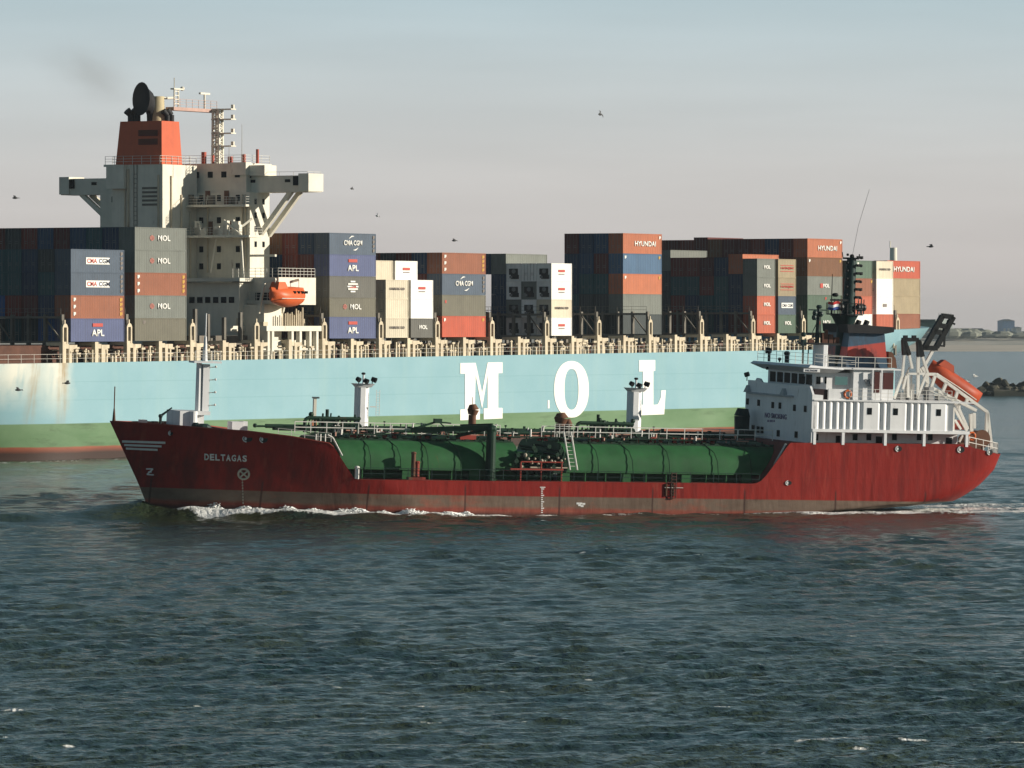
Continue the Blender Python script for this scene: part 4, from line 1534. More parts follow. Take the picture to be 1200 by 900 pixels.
# sheer line traced along the near side
SHEER = [G(128, 493, HB), G(205, 498.5, 3.6), G(250, 502.5, 1.7), G(300, 506, 0.7), G(345, 511.5, 0.15), G(389, 519.5), G(417.5, 562),
         G(660, 564.5), G(885, 566.8), G(893, 563), G(899, 556), G(926, 518.8), G(1030, 519.8), G(1134, 520.8), G(1140, 524.5), G(1172, 532.5)]
SHEER.append((50.0, SHEER[-1][1] - 0.05))
def sheer(x):
    for (a, za), (b, zb) in zip(SHEER, SHEER[1:]):
        if x <= b:
            return za + (zb - za) * max(0, (x - a)) / (b - a)
    return SHEER[-1][1]
STEM = [(-2.0, -33.2), (0.0, -34.1), (2.0, -35.0), (7.4, SHEER[0][0])]
STERN = [(-2.0, 23.0), (-0.3, 27.5), (0.4, 30.0), (1.15, 37.9), (1.6, 41.9), (2.3, 43.2), (3.24, 44.3), (4.56, 45.3), (6.2, 45.6)]
def interp(tab, v):
    if v <= tab[0][0]:
        return tab[0][1]
    for (a, p), (b, q) in zip(tab, tab[1:]):
        if v <= b:
            return p + (q - p) * (v - a) / (b - a)
    return tab[-1][1]
def half(x, z):
    xs, xe = interp(STEM, z), interp(STERN, z)
    f = min(1, max(0, z / 7))
    Le = 23 - 6 * f
    h = HB
    d = (x - xs) / Le
    if d < 1:
        h *= 1 - (1 - max(0, d)) ** (1.5 - 0.1 * f)
    Ls = 9 - 5.5 * f
    e = (xe - x) / Ls
    if e < 1:
        h *= (1 - (1 - max(0, e)) ** (2.6 + 1.4 * f)) ** 0.6
    return max(0.03, h)

def tanker_hull():
    NU, NV = 260, 16
    us = [k / NU for k in range(NU + 1)]
    us = sorted(set(us + [(SHEER[i][0] - SHEER[0][0]) / (45.6 - SHEER[0][0]) for i in range(4, 15)]))
    rows = []
    tops = []
    for u in us:
        z = 5.0
        for _ in range(25):
            x = interp(STEM, z) + (interp(STERN, z) - interp(STEM, z)) * u
            z = 0.5 * z + 0.5 * sheer(x)
        zt = z
        ring = []
        for k in range(NV + 1):
            z = -1.8 + (zt + 1.8) * k / NV
            x = interp(STEM, z) + (interp(STERN, z) - interp(STEM, z)) * u
            ring.append((x, HB - half(x, z), z))
        rows.append(ring)
        tops.append(ring[-1])
    n = NV + 1
    mb = MB()
    vs = [p for r in rows for p in r] + [(p[0], 2 * HB - p[1], p[2]) for r in rows for p in r]
    o = len(rows) * n
    fs = []
    for k in range(len(rows) - 1):
        for i in range(NV):
            a = k * n + i
            fs.append((a, a + n, a + n + 1, a + 1))
            fs.append((o + a, o + a + 1, o + a + n + 1, o + a + n))
    for k in (0, len(rows) - 1):
        for i in range(NV):
            a = k * n + i
            fs.append((a, a + 1, o + a + 1, o + a))
    mb.add(vs, fs)
    me = mb.mesh("hull", tanker_hull_mat(), smooth=True, auto=30)
    link("hull", me, TANKER)
    # inside of the bulwark and the decks
    mb = MB()
    prev = None
    for (x, y, z) in tops[2:-2]:
        deep = 1.0 if x < SHEER[5][0] + 0.2 else 0.03
        w = HB - y - 0.12
        w2 = min(w, half(x, z - deep) - 0.14)
        cur = [(x, HB - w, z - 0.02), (x, HB - w2, z - deep), (x, HB + w2, z - deep), (x, HB + w, z - 0.02)]
        if prev:
            mb.add(prev + cur, [(0, 4, 5, 1), (1, 5, 6, 2), (2, 6, 7, 3)])
        prev = cur
    mb.build("deck", RDECK, TANKER)
    for s in (1, -1):
        mb = MB()
        for (a, b) in zip(tops[1:], tops[2:-1]):
            if a[0] > SHEER[5][0]:
                break
            f = lambda p: (p[0], p[1] if s > 0 else 2 * HB - p[1], p[2])
            p, q = f(a), f(b)
            mb.hexa([(p[0], p[1] - s * 0.02, p[2] - 0.06), (q[0], q[1] - s * 0.02, q[2] - 0.06), (q[0], q[1] + s * 0.14, q[2] - 0.06), (p[0], p[1] + s * 0.14, p[2] - 0.06)],
                    [(p[0], p[1] - s * 0.02, p[2] + 0.03), (q[0], q[1] - s * 0.02, q[2] + 0.03), (q[0], q[1] + s * 0.14, q[2] + 0.03), (p[0], p[1] + s * 0.14, p[2] + 0.03)])
        mb.build("bulwark_cap", REDP, TANKER)
tanker_hull()

def hull_y(x, z):
    return HB - half(x, z)

def skin(px, py, lift=0.03):
    """Point on the near skin of the hull along a sight line."""
    y = 0.5
    for _ in range(60):
        x, z = G(px, py, y)
        y = 0.6 * y + 0.4 * hull_y(x, z)
    e = 0.3
    slope = (hull_y(x + e, z) - hull_y(x - e, z)) / (2 * e)
    nrm = Vector((-slope, -1, 0)).normalized()
    return Vector((x, y, z)) + nrm * lift, math.atan2(-slope, 1) * -1

def strip_on_hull(pts, m, name, lift=0.08):
    mb = MB()
    a = [skin(px, py, lift)[0] for px, py in pts]
    b = [skin(px, py, -0.10)[0] for px, py in pts]
    n = len(pts)
    h = n // 2
    mb.add(a + b, [(i, i + 1, n - 2 - i, n - 1 - i) for i in range(h - 1)] + [(i, (i + 1) % n, n + (i + 1) % n, n + i) for i in range(n)])
    return mb.build(name, m, TANKER)

PALE = paint("hull_mark_white", (0.72, 0.72, 0.70), 0.5, 0.06, streak=0.1)
# three bow stripes, each following the plating
for x0, x1, y0, y1 in ((143, 193, 516.0, 518.6), (145.5, 188.5, 520.3, 522.7), (147.5, 184, 524.4, 526.8)):
    N = 8
    top_ = [(x0 + (x1 - x0) * i / N, y0 + 1.6 * i / N) for i in range(N + 1)]
    bot_ = [(x1 + (x0 + 1 - x1 - 1) * i / N + 1 * (0), y1 + 1.6 * (1 - i / N)) for i in range(N + 1)]
    strip_on_hull(top_ + bot_, PALE, "bow_stripe")

def hull_text(body, px0, px1, py, hgt, m, name="lettering", bold=0.03):
    """Letter by letter, so the word lies along the curving plates."""
    n = len(body)
    for k, ch in enumerate(body):
        if ch == " ":
            continue
        w = (px1 - px0) / n
        c = px0 + w * (k + 0.5)
        p, rot = skin(c, py + (k - n / 2) * 0.28, 0.03)
        a, _ = skin(c - w * 0.41, py)
        b, _ = skin(c + w * 0.41, py)
        ang = math.atan2(b.y - a.y, b.x - a.x)
        me = letters(ch, (b - a).length, hgt, 0.04, bold).copy()
        me.materials.append(m)
        o = link(name, me, TANKER)
        o.location = p
        up, _ = skin(c, py - 4)
        tilt = math.atan2(math.hypot(up.x - p.x, up.y - p.y), up.z - p.z) if up.y < p.y else 0
        o.rotation_mode = 'ZYX'
        o.matrix_local = Matrix.Translation(p + Vector((0, -0.03, 0))) @ Matrix.Rotation(ang, 4, 'Z') @ Matrix.Rotation(tilt * 0.9, 4, 'X')
hull_text("DELTAGAS", 238.5, 289.5, 536.6, 0.58, PALE)
# thruster and bulb marks, load marks
p, r = skin(175, 553)
mb = MB()
for (a, b) in (((171, 549.5), (179, 549.5)), ((179, 549.5), (172, 556)), ((172, 556), (180, 556.5)), ((173.5, 553), (177.5, 553))):
    mb.bar(skin(*a)[0], skin(*b)[0], 0.10)
mb.build("thruster_mark", PALE, TANKER)
mb = MB()
for k in range(12):
    py = 573 + k * 2.5
    x, z = G(634, py)
    mb.box(x, x + (0.28 if k % 3 == 0 else 0.16), -0.025, 0.02, z - 0.045, z + 0.045)
x, z = G(634, 571)
mb.box(x - 0.1, x + 0.4, -0.025, 0.02, z - 0.04, z + 0.04)
mb.build("draught_mark", PALE, TANKER)
mb = MB()
for k, (px, py) in enumerate(((677, 590), (679, 592), (682, 593), (684, 590.5), (680.5, 590))):
    x, z = G(px, py)
    mb.box(x - 0.12, x + 0.14, -0.022, 0.02, z - 0.08, z + 0.08)
mb.build("scuffed_mark", PALE, TANKER)
# anchor in its pocket: ring, flukes and hanging chain
a0, rot = skin(284.5, 555.5, 0.12)
au = (skin(284.5, 549)[0] - skin(284.5, 562)[0]).normalized()
mb = MB()
R_ = 0.47
ax = Vector((math.cos(rot * -1), math.sin(rot * -1), 0)) if False else (skin(290, 555.5)[0] - skin(279, 555.5)[0]).normalized()
for i in range(16):
    t0, t1 = 2 * math.pi * i / 16, 2 * math.pi * (i + 1) / 16
    mb.tube(a0 + ax * (R_ * math.cos(t0)) + au * (R_ * math.sin(t0)), a0 + ax * (R_ * math.cos(t1)) + au * (R_ * math.sin(t1)), 0.09, n=6)
for t in (0.7, 2.4, 3.9, 5.5):
    mb.tube(a0, a0 + ax * (R_ * math.cos(t)) + au * (R_ * math.sin(t)), 0.07, n=6)
mb.ball(a0, 0.13)
anchor = mb.build("anchor", paint("anchor_pale", (0.48, 0.44, 0.36), 0.6, 0.2, rust=0.3), TANKER)
mb = MB()
for k in range(9):
    q = skin(283.5 + 0.1 * k, 562 + k * 3.4, 0.06)[0]
    mb.ball(q, 0.07, 0.05, 0.13, n=6, m=4)
mb.build("anchor_chain", paint("chain_pale", (0.40, 0.35, 0.28), 0.7, 0.2, rust=0.5), anchor)

# fairleads: dark ovals with a pale lip
for px, py, w, h in ((290, 514, 0.42, 0.3), (309, 514.8, 0.34, 0.3), (1053, 526, 0.32, 0.25), (1126, 527, 0.36, 0.28), (1160, 530, 0.3, 0.25), (924, 566, 0.3, 0.2), (200, 507.5, 0.2, 0.2)):
    p, _ = skin(px, py, 0.015)
    t = (skin(px + 4, py)[0] - skin(px - 4, py)[0]).normalized()
    mb = MB()
    n = 14
    o_ = [p + t * (w * math.cos(2 * math.pi * i / n)) + Vector((0, -0.02, h * math.sin(2 * math.pi * i / n))) for i in range(n)]
    mb.add(o_, [tuple(range(n))])
    hole = mb.build("fairlead", BLACK, TANKER)
    mb = MB()
    mb.path([o_[i] for i in range(4, 11)], 0.05, n=5)
    mb.ball(p + t * (-w * 0.4) + Vector((0, -0.02, 0)), w * 0.3, 0.05, h * 0.55, n=8)
    mb.build("fairlead_lip", PALE, hole)

# --- fore deck
mb = MB()
x, z = G(133.5, 491, HB)
mb.tube((x, HB, z - 0.2), (x, HB, z + 0.9), 0.16, 0.07, n=8)
mb.tube((x, HB, z + 0.9), (x, HB, z + 2.8), 0.05, n=6)
mb.build("jack_staff", RBROWN, TANKER)
mb = MB()
x, z = G(188, 493, 6.3)
mb.tube((x, 6.3, z - 0.9), (x, 6.3, z + 0.4), 0.13, n=8)
mb.tube((x, 6.3, z + 0.4), (x + 0.95, 6.1, z + 1.15), 0.12, 0.06, n=8)
mb.ball((x, 6.3, z + 0.4), 0.2)
mb.build("bow_davit", TEALB, TANKER)
# bulwark stays and bits seen over the bow rim
mb = MB()
for k, px in enumerate((150, 158, 172, 180, 192, 198)):
    x, z = G(px, 497.5, 9.5)
    mb.box(x, x + 0.45, 9.5, 10.2, z - 1.0, z + 0.28)
mb.each("mooring_bitt", paint("bitts_salmon", (0.42, 0.16, 0.10), 0.6, 0.3, rust=0.2), TANKER)
mb = MB()
x, z = G(162, 496.8, 8)
mb.box(x, x + 0.5, 7, 8, z - 1, z + 0.4)
mb.build("bow_locker", WHT_DIRTY, TANKER)
def foremast():
    x0, z0 = G(208, 502, 6.2)
    x1, z1 = G(244, 482, 6.2)
    mb = MB()
    mb.box(x0, x0 + 1.55, 5.6, 9.4, z0 - 0.95, z1)
    mb.tube((x0 + 1.2, 5.6, z0 - 0.95), (x0 + 1.2, 5.6, z1 + 0.002), 0.35, n=12)
    mb.box(x0 + 1.552, x1, 5.6, 9.0, z1 - 0.32, z1)
    mb.box(x0 + 1.56, x1 - 0.3, 6.4, 9.0, z0 - 1.4, z1 - 0.33)
    mb.build("forecastle_house", WHT, TANKER)
    xm, zt = G(237.5, 424, 7)
    xl = G(232, 460, 7)[0]
    mb = MB()
    mb.tube((xl + 0.1, 7.2, z1), (xl + 0.1, 7.2, zt - 0.1), 0.27, 0.24, n=10)
    mb.box(xl + 0.4, xl + 1.0, 6.9, 7.5, z1, zt - 0.2)
    mb.box(xl - 0.6, xl + 1.9, 6.4, 8.0, zt - 0.1, zt + 0.06)
    mb.tube((xl + 0.6, 7.2, zt), (xl + 0.6, 7.2, zt + 2.2), 0.24, 0.11, n=10)
    mb.tube((xl + 0.6, 7.2, zt + 2.2), (xl + 0.6, 7.2, zt + 4.2), 0.06, n=6)
    m_ = mb.build("fore_mast", WHT, TANKER)
    mb = MB()
    for k in range(4):
        z = z1 + 0.5 + k * 1.1
        mb.tube((xl + 1.0, 6.9, z), (xl + 1.5, 6.8, z + 0.03), 0.04, n=5)
        mb.ball((xl + 1.5, 6.8, z + 0.05), 0.11)
    mb.rail([(xl - 0.5, 6.45, zt + 0.06), (xl + 1.8, 6.45, zt + 0.06)], h=0.9, gap=0.8)
    mb.each("mast_lamp", WHT_DIRTY, m_)
    mb = MB()
    x, z = G(238, 500, 5)
    mb.ball((x, 5, z - 0.1), 0.75, 0.6, 0.42, n=10)
    mb.tube((x - 0.6, 5, z), (x + 2.2, 5.2, z - 0.4), 0.22, n=8)
    mb.ball((x - 0.6, 5.2, z - 0.1), 0.42, 0.42, 0.5)
    mb.build("windlass", TEALB, TANKER)
    mb = MB()
    x, z = G(271, 504, 4.5)
    mb.box(x, x + 1.0, 4.3, 5.6, z - 0.7, G(271, 494, 4.5)[1])
    mb.box(x + 1.05, x + 1.45, 4.4, 5.4, z - 0.7, G(271, 493.5, 4.5)[1])
    mb.build("hatch_trunk", WHT, TANKER)
foremast()

# --- cargo tanks
zd = sheer(0) - 0.03
zb = G(640, 553, 1.6)[1]
ztop = G(640, 518, 3.6)[1]
def tank(px0, px1, name):
    x0, x1 = G(px0, 540, 1.6)[0], G(px1, 540, 1.6)[0]
    prof = []
    for k in range(9):
        t = math.pi / 2 * k / 8
        prof.append((3.6 - 2.25 * math.cos(t) ** 0.9, zb + 0.15 + (ztop - zb - 0.15) * math.sin(t) ** 0.9))
    prof = [(1.35, zb)] + prof + [(HB, ztop + 0.25)]
    prof = prof + [(2 * HB - y, z) for y, z in reversed(prof[:-1])]
    mb = MB()
    n = 26
    rings = []
    for k in range(n + 1):
        x = x0 + (x1 - x0) * k / n
        rings.append([(x, y, z) for y, z in prof])
    mb.rings(rings)
    t = mb.build(name, GREEN, TANKER, smooth=True, auto=35)
    mb = MB()
    L = x1 - x0
    n = int(L / 1.9)
    for k in range(n + 1):
        x = x0 + L * k / n
        w = 0.9 if k % 3 == 0 else 0.10
        mb.box(x - w / 2, x + w / 2, 1.45, 1.7, zd, zb)
    mb.box(x0, x1, 3.2, 3.4, zd, zb)
    mb.build("support", GREEN, t)
    mb = MB()
    for k in range(int(L / 0.9)):
        x = x0 + 0.4 + k * 0.9
        mb.box(x, x + 0.4, 3.0, 3.25, ztop - 0.02, ztop + 0.13)
    mb.box(x0, x1, 2.95, 3.05, ztop - 0.08, ztop + 0.02)
    mb.build("top_bracket", GREEN_D, t)
    mb = MB()
    r = random.Random(int(px0))
    for k in range(5):
        x = x0 + L * (0.12 + 0.17 * k + r.uniform(-0.03, 0.03))
        pts = []
        for a, b in ((0.5, ztop + 0.2), (3.2, ztop + 0.14), (1.72, zb + (ztop - zb) * 0.76), (1.25, zb + (ztop - zb) * 0.45), (1.1, zb + 0.05), (1.05, zd)):
            pts.append((x + (3.3 - a) * 0.35 * (1 if k % 2 else 0.4), a if a > 0.6 else 4.0, b))
        mb.path(pts, 0.034, n=5)
    mb.build("vent_line", GREEN_D, t)
    return x0, x1
T1 = tank(398, 607, "cargo_tank")
T2 = tank(662, 921, "cargo_tank")

# deck under and between the tanks, lined with pipes and the manifold
mb = MB()
mb.box(T1[1] + 0.02, T2[0] - 0.02, 4.2, 11, zd, zb + 1.6)
mb.box(T1[1] + 0.3, T2[0] - 0.3, 2.6, 4.19, zb + 1.25, zb + 1.45)
mb.build("manifold_platform", GREEN, TANKER)
r = random.Random(12)
mb = MB()
for k in range(30):
    x = T1[1] - 0.4 + k * 0.16
    z = zb + r.uniform(-0.4, 2.4)
    mb.tube((x, 1.0, z), (x, 4.3, z), 0.10, n=6)
    if k % 2 == 0:
        mb.tube((x, 1.1, z - 0.4), (x, 1.1, z + r.uniform(0.3, 0.8)), 0.09, n=6)
    mb.tube((x, 1.0, z), (x, 0.9, z), 0.2, n=8)
mb.build("manifold_pipes", GREEN_D, TANKER)
mb = MB()
for k in range(14):
    x = T1[1] + 0.1 + k * 0.31
    z = zb + 0.75 + r.uniform(-0.3, 0.75)
    mb.ball((x, 0.95, z), r.uniform(0.10, 0.2), n=8)
mb.box(T1[1] + 0.9, T1[1] + 2.0, 0.9, 1.1, zb + 0.35, zb + 0.47)
mb.box(T1[1] + 2.8, T2[0], 0.9, 1.1, zb + 0.36, zb + 0.46)
mb.each("flange", paint("flange_pale", (0.42, 0.36, 0.28), 0.6, 0.3, rust=0.3), TANKER)
mb = MB()
for px in (610, 634, 658):
    x = G(px, 550, 0.5)[0]
    mb.tube((x, 0.5, zd), (x, 0.5, zd + 1.7), 0.07, n=6)
a, b = G(598, 550, 0.5)[0], G(660, 550, 0.5)[0]
mb.box(a, b, 0.4, 0.6, zd + 0.95, zd + 1.12)
mb.box(a - 0.5, b - 0.9, 0.6, 1.4, zd + 0.9, zd + 0.94)
mb.tube((a + 1, 0.5, zd + 1.7), (b, 0.5, zd + 1.7), 0.06, n=6)
mb.build("manifold_rail", REDP, TANKER)

# side rail along the main deck and pipe runs
def rail(name, pts, mat, **k):
    mb = MB()
    mb.rail(pts, **k)
    return mb.build(name, mat, TANKER)
xa, xb = G(418, 555, 0.15)[0], G(890, 555, 0.15)[0]
rail("deck_rail", [(xa + 0.3, 0.15, zd), (xb, 0.15, zd)], TEALB, h=0.98, rows=2, gap=2.2, r=0.03, post=0.035)
mb = MB()
for px in (423, 486, 524):
    pass
x, z = G(414, 548, 0.4)
mb.tube((x + 0.35, 0.4, zd), (x + 0.35, 0.4, zd + 0.95), 0.19, n=10)
mb.ball((x + 0.35, 0.4, zd + 0.98), 0.24, 0.24, 0.16)
mb.build("vent_post", WHT_DIRTY, TANKER)
for px, h, m_ in ((484, 2.3, RBROWN), (488.5, 1.5, REDP)):
    mb = MB()
    x = G(px, 560, 0.6)[0]
    mb.tube((x, 0.6, zd), (x, 0.6, zd + h), 0.2, n=10)
    mb.ball((x, 0.6, zd + h), 0.26, 0.26, 0.14)
    mb.box(x - 0.5, x + 0.7, 0.3, 0.9, zd, zd + 0.22)
    mb.build("air_pipe", m_, TANKER)
# boarding ladder amidships over the side
mb = MB()
x0 = G(786, 570)[0]
x1 = G(791.5, 570)[0]
z0, z1 = G(788, 584)[1], zd + 1.0
for x in (x0, x1):
    mb.tube((x, -0.14, z0), (x, -0.14, z1), 0.045, n=5)
for k in range(9):
    z = z0 + (z1 - z0) * k / 8.5
    mb.box(x0, x1, -0.2, -0.08, z, z + 0.07)
mb.build("pilot_ladder", paint("ladder_dark", (0.07, 0.035, 0.025), 0.7, 0.3), TANKER)
mb = MB()
mb.tube((x0 - 0.6, -0.1, zd - 0.35), (x1 + 0.7, -0.1, zd - 0.35), 0.03, n=5)
mb.build("ladder_bar", WHT_DIRTY, TANKER)
mb = MB()
for dx in (-0.45, 0.25):
    mb.tube((x0 + dx, -0.06, z0 + 0.2), (x0 + dx, -0.06, zd), 0.09, n=6)
mb.each("fender_pipe", RBROWN, TANKER)

# catwalk over the tanks with white rail, pipe racks
zc = ztop + 0.45
x0, x1 = G(316, 512, 3)[0], G(950, 512, 3)[0]
mb = MB()
mb.box(T1[0] - 2.0, T2[1] - 2, 3.6, 4.8, zc - 0.10, zc)
for k in range(28):
    x = T1[0] + k * (T2[1] - T1[0]) / 28
    mb.box(x, x + 0.1, 3.7, 3.8, ztop, zc - 0.10)
mb.build("catwalk", GREEN_D, TANKER)
rail("catwalk_rail", [(T1[0] - 3.5, 3.6, zc), (T1[1] - 1.0, 3.6, zc)], WHT_DIRTY, h=0.95, rows=2, gap=1.5, r=0.05, post=0.045)
rail("catwalk_rail", [(T2[0] - 1.5, 3.6, zc), (T2[1] - 0.5, 3.6, zc)], WHT_DIRTY, h=0.95, rows=2, gap=1.7, r=0.05, post=0.045)
mb = MB()
for y, z, rr in ((5.2, zc + 0.25, 0.16), (5.9, zc + 0.3, 0.2), (6.6, zc + 0.2, 0.13), (8.6, zc + 0.35, 0.18)):
    mb.tube((T1[0] - 4.5, y, z), (T2[1] - 3, y, z), rr, n=8)
for px in (300,):
    x, z = G(px, 502, 4)
    mb.tube((x, 4, z + 0.2), (T1[0] + 2, 4, z + 0.25), 0.09, n=6)
    mb.ball((x - 0.1, 4, z + 0.25), 0.2, 0.2, 0.2)
mb.build("cargo_pipe", GREEN_D, TANKER)
mb = MB()
r = random.Random(44)
for k in range(60):
    x = r.uniform(T1[0] + 1, T2[1] - 3)
    y = r.uniform(4.9, 9.5)
    w = r.uniform(0.1, 0.5)
    mb.box(x, x + w, y, y + 0.3, zc, zc + r.uniform(0.2, 0.75))
mb.build("pipe_fittings", GREEN_D, TANKER)
SALMON = paint("fitting_salmon", (0.50, 0.27, 0.21), 0.6, 0.3, rust=0.25)
for m_, n_, nm in ((SALMON, 110, "valve"), (WHT_DIRTY, 70, "stanchion"), (GREEN_D, 130, "pipe_stub")):
    mb = MB()
    for k in range(n_):
        x = r.uniform(T1[0] - 1, T2[1] - 2.5)
        y = r.uniform(3.5, 6.5)
        z = zc + r.uniform(-0.25, 0.15)
        h = r.uniform(0.2, 0.85) if nm != "valve" else r.uniform(0.15, 0.4)
        if k % 3 == 0:
            mb.tube((x, y, z + h * 0.5), (x + r.uniform(0.5, 1.8), y, z + h * 0.5), r.uniform(0.04, 0.09), n=5)
        else:
            mb.tube((x, y, z), (x, y, z + h), r.uniform(0.035, 0.10), n=5)
            mb.ball((x, y, z + h), r.uniform(0.06, 0.14), n=5, m=3)
    tag(mb.build(nm, m_, TANKER), kind="stuff")
mb = MB()
for k in range(36):
    x = r.uniform(T1[0] + 1, T2[1] - 6)
    mb.box(x, x + r.uniform(0.15, 0.5), 3.9, 4.2, ztop + 0.1, ztop + r.uniform(0.25, 0.6))
mb.each("pipe_saddle", REDP, TANKER)

def dome(px0, px1, seed):
    """Tank dome: valves, bent pipes and small gear standing above the catwalk."""
    r = random.Random(seed)
    x0, x1 = G(px0, 505, 5)[0], G(px1, 505, 5)[0]
    mb = MB()
    mb.path([(x0, 5, zc), (x0, 5, zc + 1.05), (x0 + 0.25, 5, zc + 1.25), (x1, 5, zc + 1.2)], 0.17, n=8)
    for k in range(13):
        x = x0 + 0.6 + (x1 - x0 - 0.6) * k / 12
        h = r.uniform(0.7, 1.7) + (0.45 if k in (4, 5) else 0)
        mb.tube((x, 5 + r.uniform(-0.5, 1.2), zc), (x, 5.2, zc + h), r.uniform(0.05, 0.13), n=6)
        if r.random() < 0.6:
            mb.ball((x, 5.1, zc + h * r.uniform(0.6, 1)), r.uniform(0.14, 0.28), n=7)
    mb.box(x0 + 1.8, x0 + 3.0, 5, 6.4, zc, zc + 1.25)
    mb.tube((x0 + 2.2, 5.5, zc + 1.2), (x0 + 2.2, 5.5, zc + 2.0), 0.16, n=8)
    mb.path([(x1 - 2.2, 4.9, zc + 0.75), (x1, 4.9, zc + 0.75), (x1 + 0.3, 4.9, zc)], 0.1, n=6)
    mb.build("tank_dome", GREEN_D, TANKER)
dome(357, 421, 2)
dome(676, 742, 3)

# light masts
def light_mast(px, base_py, cap_py, top_py, ladder):
    y = 6.6
    x0 = G(px - 7.5, 470, y)[0]
    x1 = G(px + 7, 470, y)[0]
    z0, z1 = G(px, base_py, y)[1], G(px, cap_py, y)[1]
    m_ = MB()
    m_.prism([(x0, y + 0.25), (x0 + 0.2, y), (x1 - 0.5, y), (x1, y + 0.5), (x1, y + 1.1), (x0, y + 1.1)], 2, z0 - 0.6, z1)
    m_.hexa([(x0 - 0.0, y - 0.01, z1), (x1, y - 0.01, z1), (x1, y + 1.11, z1), (x0, y + 1.11, z1)],
            [(x0 - 0.28, y - 0.2, z1 + 0.32), (x1 + 0.28, y - 0.2, z1 + 0.32), (x1 + 0.28, y + 1.3, z1 + 0.32), (x0 - 0.28, y + 1.3, z1 + 0.32)])
    xc = (x0 + x1) / 2
    zt = G(px, top_py, y)[1]
    m_.tube((xc, y + 0.5, z1 + 0.3), (xc, y + 0.5, zt), 0.09, n=8)
    o = m_.build("light_mast", WHT, TANKER)
    for dx in (-0.62, 0.0, 0.62):
        b = MB()
        z = z1 + 0.62 + (0.05 if dx else -0.08)
        b.tube((xc + dx, y - 0.1, z1 + 0.3), (xc + dx, y - 0.1, z), 0.04, n=6)
        b.tube((xc + dx * 1.1 - 0.12, y - 0.1, z + 0.1), (xc + dx * 1.25 + 0.14, y - 0.35, z - 0.05), 0.2, 0.24, n=10)
        b.build("floodlight", BLACK, o)
    b = MB()
    b.ball((xc, y + 0.5, zt), 0.2, 0.2, 0.12)
    b.build("mast_light", BLACK, o)
    if ladder:
        b = MB()
        xl = x1 + 0.55
        for dx in (0, 0.3):
            b.tube((xl + dx, y + 0.1, z0 + 1.0), (xl + dx, y + 0.1, z1 - 0.2), 0.025, n=4)
        for k in range(10):
            z = z0 + 1.0 + k * (z1 - z0 - 1.2) / 10
            b.tube((xl, y + 0.1, z), (xl + 0.3, y + 0.1, z), 0.02, n=4)
        b.box(x1, xl, y + 0.05, y + 0.15, z0 + 1.7, z0 + 1.8)
        b.build("ladder", WHT_DIRTY, o)
    b = MB()
    b.hexa([(x0 - 0.3, y - 0.5, z0 - 0.9), (x1 + 0.7, y - 0.5, z0 - 0.9), (x1 + 0.7, y + 1.5, z0 - 0.9), (x0 - 0.3, y + 1.5, z0 - 0.9)],
           [(x0 + 0.05, y - 0.05, z0 - 0.25), (x1 - 0.02, y - 0.05, z0 - 0.25), (x1 - 0.02, y + 1.15, z0 - 0.25), (x0 + 0.05, y + 1.15, z0 - 0.25)])
    b.build("mast_foot", WHT_DIRTY, o)
light_mast(427.5, 500, 454, 438, True)
light_mast(747.5, 503, 459, 444, False)

# tall vents with hoods
def vent(px, py0, py1, w, spike):
    y = 6.0
    x, z0 = G(px, py0, y)
    z1 = G(px, py1, y)[1]
    b = MB()
    b.tube((x, y, z0 - 1), (x, y, z1 - 0.9), w * 0.85, w * 0.8, n=10)
    b.tube((x, y, z1 - 0.9), (x + 0.06, y, z1 - 0.45), w * 0.9, w * 1.25, n=10)
    b.tube((x + 0.06, y, z1 - 0.45), (x, y, z1), w * 1.25, w * 0.7, n=10)
    if spike:
        b.tube((x, y, z1), (x - 0.05, y, z1 + spike), 0.03, n=5)
    b.build("vent_hood", RBROWN, TANKER, smooth=True, auto=40)
vent(553, 503, 474, 0.42, 0.65)
vent(656.5, 505, 484, 0.52, 0)
vent(665, 506, 491, 0.30, 0)
mb = MB()
x, z = G(366, 493, 8)
mb.box(x, x + 0.42, 8, 8.4, zc, z)
mb.build("signal_box", paint("signal_salmon", (0.62, 0.25, 0.14), 0.6), TANKER)
mb = MB()
mb.box(x + 0.1, x + 0.35, 8, 8.3, z + 0.002, G(366, 466, 8)[1])
mb.box(x, x + 0.6, 8, 8.3, G(366, 467, 8)[1], G(366, 465, 8)[1])
mb.build("signal_post", CREAM, TANKER)
# cargo hose crane: stout post and a long boom lying forward
mb = MB()
x, z = G(576, 503, 0.85)
mb.tube((x, 0.85, zd), (x, 0.85, z + 0.1), 0.46, 0.42, n=14)
mb.ball((x, 0.85, z), 0.52, 0.5, 0.4)
xe, ze = G(481, 504, 3.0)
mb.bar((x, 0.85, z + 0.15), (xe, 3.0, ze), 0.42, 0.44)
xm, zm = G(540, 499.5, 2.8)
mb.bar((x + 0.1, 0.85, z + 0.35), (xm, 2.8, zm), 0.34)
mb.bar((x, 0.85, z + 0.1), (xm - 0.4, 2.8, zm - 0.9), 0.25)
crane = mb.build("hose_crane", GREEN_D, TANKER)
mb = MB()
xq, zq = G(492, 497, 3)
mb.tube((xq - 0.8, 3, zq - 0.5), (xq + 1.6, 3, zq + 0.25), 0.1, n=6)
mb.box(xq + 1.3, xq + 2.0, 2.8, 3.2, zq + 0.15, zq + 0.5)
mb.path([(xq + 1.3, 3, zq + 0.2), (xq + 2.3, 3, zq + 0.18), (xq + 2.9, 3, zq + 0.12)], 0.07, n=5)
mb.path([(xq + 0.3, 3.0, zq), (xq + 0.9, 3.0, zq - 0.7), (xq + 2.6, 3, zq - 0.5), (xq + 1.7, 3, zq + 0.3)], 0.06, n=5)
mb.build("crane_hook_block", GREEN_D, crane)
mb = MB()
x, z = G(545, 514, 3.4)
